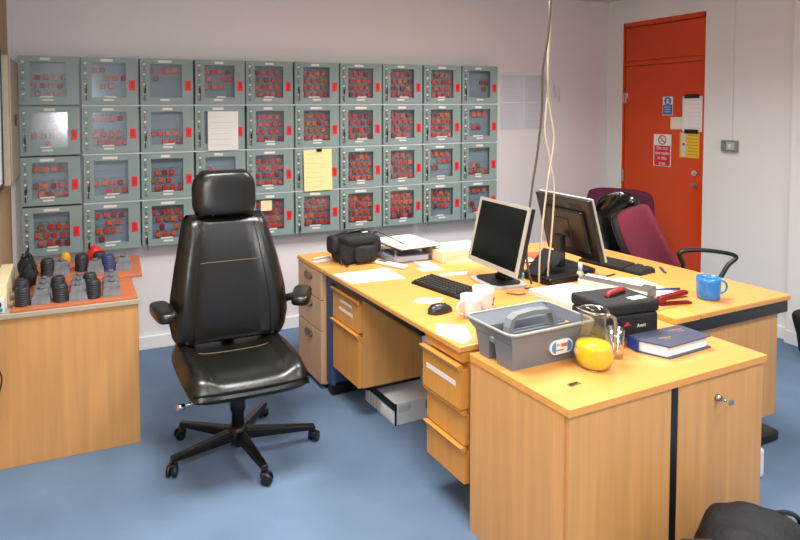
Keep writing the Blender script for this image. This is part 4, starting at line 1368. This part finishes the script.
# ------------------------------------------------------------------ on the near cupboard
HZ = HC+0.0003
t = thing('cleaning_caddy', 'grey plastic carry caddy with arched handle and oval sticker', 'caddy', (2.60, -2.285, HZ), R(2.5))
def trough(b, x0, x1, y0, y1, X0, X1, Y0, Y1, z1, th=0.003):
    # tapering open box: base x0..y1, rim X0..Y1
    o0 = [(x0, y0, 0), (x1, y0, 0), (x1, y1, 0), (x0, y1, 0)]
    o1 = [(X0, Y0, z1), (X1, Y0, z1), (X1, Y1, z1), (X0, Y1, z1)]
    i0 = [(x0+th, y0+th, th), (x1-th, y0+th, th), (x1-th, y1-th, th), (x0+th, y1-th, th)]
    i1 = [(X0+th, Y0+th, z1), (X1-th, Y0+th, z1), (X1-th, Y1-th, z1), (X0+th, Y1-th, z1)]
    b._add(o0+o1+i0+i1, [(0, 3, 2, 1), (0, 1, 5, 4), (1, 2, 6, 5), (2, 3, 7, 6), (3, 0, 4, 7),
                         (8, 9, 10, 11), (8, 12, 13, 9), (9, 13, 14, 10), (10, 14, 15, 11), (11, 15, 12, 8),
                         (4, 5, 13, 12), (5, 6, 14, 13), (6, 7, 15, 14), (7, 4, 12, 15)])
    return b
b = MB()
trough(b, -0.185, 0.185, -0.115, -0.042, -0.193, 0.193, -0.125, -0.032, 0.098)
trough(b, -0.185, 0.185, 0.002, 0.05, -0.193, 0.193, -0.008, 0.068, 0.098)
b.box(-0.187, 0.187, -0.036, -0.004, 0.07, 0.074)
b.obj('trough', TRAYG, t)
b = MB()
for th_, z0, z1 in ((0.0, 0.098, 0.134),):
    X0, X1, Y0, Y1 = -0.206, 0.206, -0.132, 0.108
    b._add([(-0.195, -0.126, z0), (0.195, -0.126, z0), (0.195, 0.07, z0), (-0.195, 0.07, z0), (X0, Y0, z1), (X1, Y0, z1), (X1, Y1, z1), (X0, Y1, z1),
            (-0.191, -0.122, z0), (0.191, -0.122, z0), (0.191, 0.066, z0), (-0.191, 0.066, z0), (X0+.004, Y0+.004, z1), (X1-.004, Y0+.004, z1), (X1-.004, Y1-.004, z1), (X0+.004, Y1-.004, z1)],
           [(0, 1, 5, 4), (1, 2, 6, 5), (2, 3, 7, 6), (3, 0, 4, 7), (8, 12, 13, 9), (9, 13, 14, 10), (10, 14, 15, 11), (11, 15, 12, 8), (0, 8, 9, 1), (1, 9, 10, 2), (2, 10, 11, 3), (3, 11, 8, 0), (4, 5, 13, 12), (5, 6, 14, 13), (6, 7, 15, 14), (7, 4, 12, 15)])
b.obj('upper_wall', TRAYG, t)
b = MB()
b.tube([(p[0], p[1], 0.136) for p in rr(0.414, 0.246, 0.03, 5, 0, -0.012)], 0.0055, 8, closed=True)
b.obj('rim', TRAYL, t)
b = MB()
prof = [(-0.125, 0.06), (-0.122, 0.12), (-0.11, 0.15), (-0.08, 0.166), (0, 0.172), (0.08, 0.166), (0.11, 0.15), (0.122, 0.12), (0.125, 0.06)]
pin = [(x*0.82, z-0.018 if abs(x) < 0.11 else z) for x, z in prof]
for q in range(len(prof)-1):
    (a0, a1), (c0, c1), (d0, d1), (e0, e1) = prof[q], prof[q+1], pin[q+1], pin[q]
    ys = [-0.036, -0.004]
    b.hexa([(a0, ys[0], a1), (c0, ys[0], c1), (d0, ys[0], d1), (e0, ys[0], e1)], [(a0, ys[1], a1), (c0, ys[1], c1), (d0, ys[1], d1), (e0, ys[1], e1)])
b.box(-0.19, 0.19, -0.034, -0.006, 0.074, 0.09)
b.obj('carry_handle', mat('pale_grey_plastic', (122, 128, 130), 0.4), t)
# sticker: white capsule with blue ends
SY = -0.1265
stk = MB()
stk.prism(rr(0.112, 0.052, 0.0255, 8, 0.042, 0.058), SY-0.0015, SY+0.006, 'y')
so = stk.obj('oval_sticker', PAPER, t)
for cx_, a0 in ((0.0705, -90), (0.0135, 90)):
    b = MB()
    b.prism([(cx_+0.0215*math.cos(R(a0+180*i/10)), 0.058+0.0215*math.sin(R(a0+180*i/10))) for i in range(11)], SY-0.0022, SY-0.001, 'y')
    b.obj('blue_end', mat('sticker_blue', (60, 136, 206), 0.4), so)
MB().box(0.038, 0.07, SY-0.0024, SY-0.001, 0.058, 0.071).obj('red_patch', mat('sticker_red', (226, 84, 80), 0.4), so)
text_obj('lettering', 'Pr', 0.018, mat('sticker_ink', (50, 110, 170), 0.4), so, Matrix.Translation((0.025, SY-0.0024, 0.066)) @ Matrix.Rotation(R(90), 4, 'X'))
MB().box(0.016, 0.05, SY-0.0024, SY-0.001, 0.045, 0.049).obj('lettering_line', mat('sticker_dark', (70, 90, 110), 0.4), so)

# jug of juice
JX, JY = 2.725, -2.482
t = thing('glass_jug', 'glass jug half full of orange juice beside the grey caddy', 'jug', (JX, JY, HZ))
jp = [(0.0001, 0.0), (0.052, 0.0), (0.062, 0.008), (0.074, 0.035), (0.075, 0.055), (0.066, 0.09), (0.052, 0.125), (0.044, 0.16), (0.045, 0.185), (0.052, 0.21)]
b = MB()
inner = [(max(0.0001, r_-0.003), z+0.003 if i < 3 else z) for i, (r_, z) in enumerate(jp)][::-1]
n_ = 36
def spout(v):
    a_ = math.atan2(v.y, v.x)
    k_ = max(0, math.cos(a_-PI))**8*max(0, (v.z-0.165)/0.045)
    return Vector((v.x-0.022*k_, v.y, v.z+0.012*k_))
jk = 0.9
b.lathe([(max(0.0001, q_[0]*jk), q_[1]) for q_ in jp+inner], n_)
for v in b.bm.verts:
    v.co = spout(v.co)
b.obj('jug_body', GLASS, t)
b = MB()
b.tube([(0.039, 0, 0.178), (0.062, 0, 0.186), (0.082, 0, 0.174), (0.088, 0, 0.14), (0.086, 0, 0.10), (0.080, 0, 0.066), (0.064, 0, 0.056)], [0.006, 0.007, 0.007, 0.006, 0.006, 0.006, 0.007], 10)
b.obj('handle', GLASSH, t, rz=0)
b = MB()
b.tube([tuple(spout(Vector((0.047*math.cos(2*PI*i/36), 0.047*math.sin(2*PI*i/36), 0.21)))) for i in range(36)], 0.0028, 6, closed=True)
b.obj('rim', GLASSH, t)
t.rotation_euler.z = R(-12)
b = MB()
b.lathe([(0.0001, 0.0035), (0.043, 0.0035), (0.0515, 0.01), (0.0625, 0.036), (0.0635, 0.055), (0.0595, 0.075), (0.0555, 0.088), (0.0001, 0.088)], 36)
tag(b.obj('orange_juice', JUICE, None, (JX, JY, HZ)), 'bright yellow-orange juice filling the lower half of the glass jug', 'juice')
# drinking glass behind the jug
b = MB()
b.lathe([(0.0001, 0), (0.028, 0), (0.032, 0.11), (0.030, 0.11), (0.0265, 0.005), (0.0001, 0.005)], 28)
tag(b.obj('drinking_glass', GLASSH, None, (2.868, -2.45, HZ)), 'empty clear tumbler behind the jug handle', 'glass')
# book
t = thing('hardback_book', 'thick navy hardback book lying at the back of the cupboard', 'book', (3.155, -2.457, HZ), R(-2))
BW, BD, BH = 0.145, 0.06, 0.042
pts = [(-0.17, 0.005), (-0.105, -0.085), (0.135, -0.055), (0.12, 0.07), (-0.155, 0.055)]
MB().prism([(-0.168, 0.0), (-0.113, -0.088), (0.14, -0.06), (0.13, 0.065), (-0.158, 0.05)], 0, 0.004, 'z').obj('back_cover', NAVY, t)
MB().prism([(-0.158, 0.003), (-0.112, -0.076), (0.128, -0.05), (0.12, 0.056), (-0.15, 0.045)], 0.0042, BH, 'z').obj('page_block', PAGES, t)
b = MB()
b.prism([(-0.168, 0.0), (-0.113, -0.088), (0.14, -0.06), (0.13, 0.065), (-0.158, 0.05)], BH+0.003, BH+0.006, 'z')
fc = b.obj('front_cover', NAVY, t)
MB().prism([(-0.166, 0.0), (-0.113, -0.086), (0.138, -0.058), (0.128, 0.063), (-0.156, 0.048)], BH+0.0002, BH+0.0028, 'z').obj('blue_lining', NAVYE, fc)
b = MB()
b.M = Matrix.Translation((0, 0, BH+0.006))
for (x, y, w_, h_) in ((-0.05, -0.015, 0.06, 0.006), (0.06, 0.03, 0.07, 0.006), (-0.05, -0.028, 0.03, 0.004), (0.075, 0.015, 0.04, 0.004)):
    b.box(x-w_/2, x+w_/2, y-h_/2, y+h_/2, 0, 0.0004)
b.obj('gold_title', GOLD, fc)
MB().prism([(-0.174, -0.001), (-0.166, -0.001), (-0.156, 0.05), (-0.164, 0.052)], 0, BH+0.006, 'z').obj('spine', mat('spine_blue', (26, 48, 120), 0.5), t)
# metal catch on the cupboard top
t = thing('metal_clip', 'small dark metal clip on the front of the cupboard top', 'clip', (2.548, -2.562, HZ), R(6))
MB().box(-0.026, 0.026, -0.008, 0.008, 0, 0.003, 0.001).obj('plate', mat('brass_dull', (150, 128, 80), 0.35, 0.7), t)
MB().box(-0.022, -0.004, -0.005, 0.005, 0.003, 0.006, 0.001).obj('dark_inset', BLACKM, t)
MB().box(0.002, 0.014, -0.004, 0.004, 0.003, 0.006, 0.001).obj('dark_inset', BLACKM, t)

# ------------------------------------------------------------------ floor things
t = thing('paper_box', 'flat white box with black lid edge under the desk', 'box', (2.5, -1.475, 0), R(2.5))
MB().box(0.0, 0.42, 0, 0.30, 0, 0.112, 0.002).obj('carton', mat('white_carton', (212, 216, 222), 0.6), t)
b = MB()
b.box(-0.003, 0.0, -0.002, 0.302, 0.075, 0.115)
b.box(-0.003, 0.008, -0.003, -0.0001, 0, 0.115)
b.obj('black_edge', BLACKM, t)
MB().box(-0.0035, -0.0005, 0.03, 0.13, 0.015, 0.06).obj('side_label', PAPER, t)
b = MB()
for k_ in range(4):
    b.box(-0.0035, -0.0005, 0.17+k_*0.03, 0.185+k_*0.03, 0.012, 0.066)
b.obj('side_print', INK, t)
MB().box(0.02, 0.095, -0.0025, -0.0003, 0.065, 0.1).obj('front_label', mat('label_pale_green', (182, 200, 196), 0.6), t)
MB().box(0.19, 0.24, -0.0025, -0.0003, 0.055, 0.1).obj('dark_label', mat('label_dark', (90, 98, 104), 0.6), t)

t = thing('holdall_bag', 'black holdall bag on the floor in front of the cupboard', 'bag', (2.99, -2.86, 0), R(-4))
def hb(p, q):
    k_ = 0.012*math.sin(p.x*26+p.y*31)+0.007*math.sin(p.z*55+p.x*19)
    return Vector((p.x+k_*0.5, p.y+k_*0.4, max(0, p.z+k_)))
b = MB()
def hb1(p, q):
    p = hb(p, q)
    p.z *= 1.0-0.35*max(0, (p.x-0.02)/0.3)
    return p
b.blob((0.06, 0, 0.14), 0.24, 0.125, 0.19, 44, 26, e=0.72, fn=hb1)
b.obj('bag_body', FABRIC, t)
b = MB()
b.blob((-0.22, -0.03, 0.11), 0.13, 0.1, 0.17, 30, 20, e=0.8, fn=hb)
b.obj('side_pocket', mat('black_nylon_sheen', (40, 44, 50), 0.5, bump=0.3, bscale=60), t)
b = MB()
b.blob((0.06, -0.075, 0.2), 0.17, 0.05, 0.07, 30, 14, e=0.8, fn=hb1)
b.obj('top_flap', mat('black_nylon_sheen', (40, 44, 50), 0.5), t)
for dx, dy in ((0, 0), (0.02, 0.13)):
    b = MB()
    b.tube([(0.10-0.15*math.cos(PI*i/14)+dx, -0.10-0.01*math.sin(PI*i/14)+dy, 0.2+0.085*math.sin(PI*i/14)) for i in range(15)], 0.008, 8)
    b.obj('carry_strap', BLACK, t)
b = MB()
b.box(0.115, 0.127, -0.16, -0.145, 0.2, 0.24, 0.002)
b.obj('zip_pull', CHROME, t)

t = thing('dark_sack', 'black slumped bag on the floor by the right wall pillar', 'bag', (5.45, -1.79, 0))
def sk(p, q):
    k_ = 0.008*math.sin(p.z*30+p.y*22)
    f_ = 0.62+0.38*min(1, max(0, p.z)/0.32)
    return Vector(((p.x)*f_+k_, p.y*f_, max(0, p.z)))
b = MB()
b.blob((0, 0, 0.16), 0.16, 0.11, 0.165, 28, 18, e=0.3, fn=sk)
b.obj('bag_body', mat('black_sack', (10, 10, 11), 0.6), t)
MB().tube([(-0.1, 0.0, 0.31), (-0.09, 0.0, 0.37), (0.0, -0.02, 0.40), (0.09, 0, 0.37), (0.1, 0, 0.31)], 0.01, 8).obj('carry_loop', mat('black_sack', (10, 10, 11), 0.6), t)
tag(MB().box(3.62, 3.80, -2.43, -2.33, 0.0, 0.13, 0.012).obj('white_tub', mat('white_tub', (220, 222, 226), 0.5)), 'white tub on the floor beside the right desk foot', 'tub')

# ------------------------------------------------------------------ cables hanging from the ceiling
def smooth(pts, n_=6):
    out = []
    P_ = [Vector(p) for p in pts]
    for i in range(len(P_)-1):
        p0, p1, p2, p3 = P_[max(0, i-1)], P_[i], P_[i+1], P_[min(len(P_)-1, i+2)]
        for k_ in range(n_):
            a_ = k_/n_
            out.append(0.5*((2*p1)+(-p0+p2)*a_+(2*p0-5*p1+4*p2-p3)*a_*a_+(-p0+3*p1-3*p2+p3)*a_**3))
    out.append(P_[-1])
    return out
Yc = -1.70
cabs = [([(3.268, ZC), (3.266, 2.187), (3.249, 1.994), (3.218, 1.83), (3.215, 1.626), (3.191, 1.421), (3.155, 1.217), (3.13, 1.0), (3.13, 0.85), (3.16, 0.735)], WIRED, 0.0055, 'grey-brown cable hanging from the ceiling, leftmost of three', -0.012),
        ([(3.277, ZC), (3.279, 2.188), (3.269, 1.933), (3.266, 1.728), (3.28, 1.625), (3.309, 1.469), (3.272, 1.263), (3.236, 1.005), (3.222, 0.85), (3.22, 0.728)], WIREC, 0.0046, 'cream cable hanging from the ceiling, ending left of its twin', 0.0),
        ([(3.286, ZC), (3.287, 2.189), (3.275, 1.933), (3.276, 1.728), (3.262, 1.522), (3.297, 1.366), (3.327, 1.208), (3.31, 0.946), (3.295, 0.83), (3.29, 0.728)], WIREC, 0.0046, 'cream cable hanging from the ceiling, rightmost of three', 0.013)]
for pts, mt, r_, lab, dy in cabs:
    P_ = smooth([(x, Yc+dy+(0.1 if False else 0), z) for x, z in pts])
    tag(MB().tube(P_, r_, 8).obj('hanging_cable', mt), lab, 'cable', 'cables hanging from the ceiling')
b = MB()
def tp(i, j):
    a_ = 2*PI*i
    return (3.272+(0.022+0.006*math.sin(3*a_+j*4))*math.cos(a_)+0.012*j, Yc+(0.02+0.005*math.cos(2*a_))*math.sin(a_), 1.78-0.09*j)
b.grid(tp, 20, 6)
b.grid(lambda i, j: (3.285+0.05*i, Yc-0.02+0.01*math.sin(9*i), 1.76-0.07*j-0.03*i), 5, 4)
tag(b.obj('tape_wrap', CLEAR), 'clear plastic tape wrapped round the hanging cables', 'tape')
# armrest loop visible past the right desk
ar = bpy.data.objects.get('task_chair.001')
b = MB()
ARM = smooth([(4.60, -1.46, 0.50), (4.615, -1.47, 0.62), (4.60, -1.455, 0.70), (4.66, -1.50, 0.725), (4.76, -1.58, 0.725), (4.845, -1.64, 0.70), (4.80, -1.62, 0.64), (4.74, -1.60, 0.54), (4.68, -1.56, 0.46)])
bpy.context.view_layer.update()
inv = ar.matrix_world.inverted()
b.tube([inv @ p for p in ARM], 0.013, 10)
b.obj('armrest', BLACK, ar)
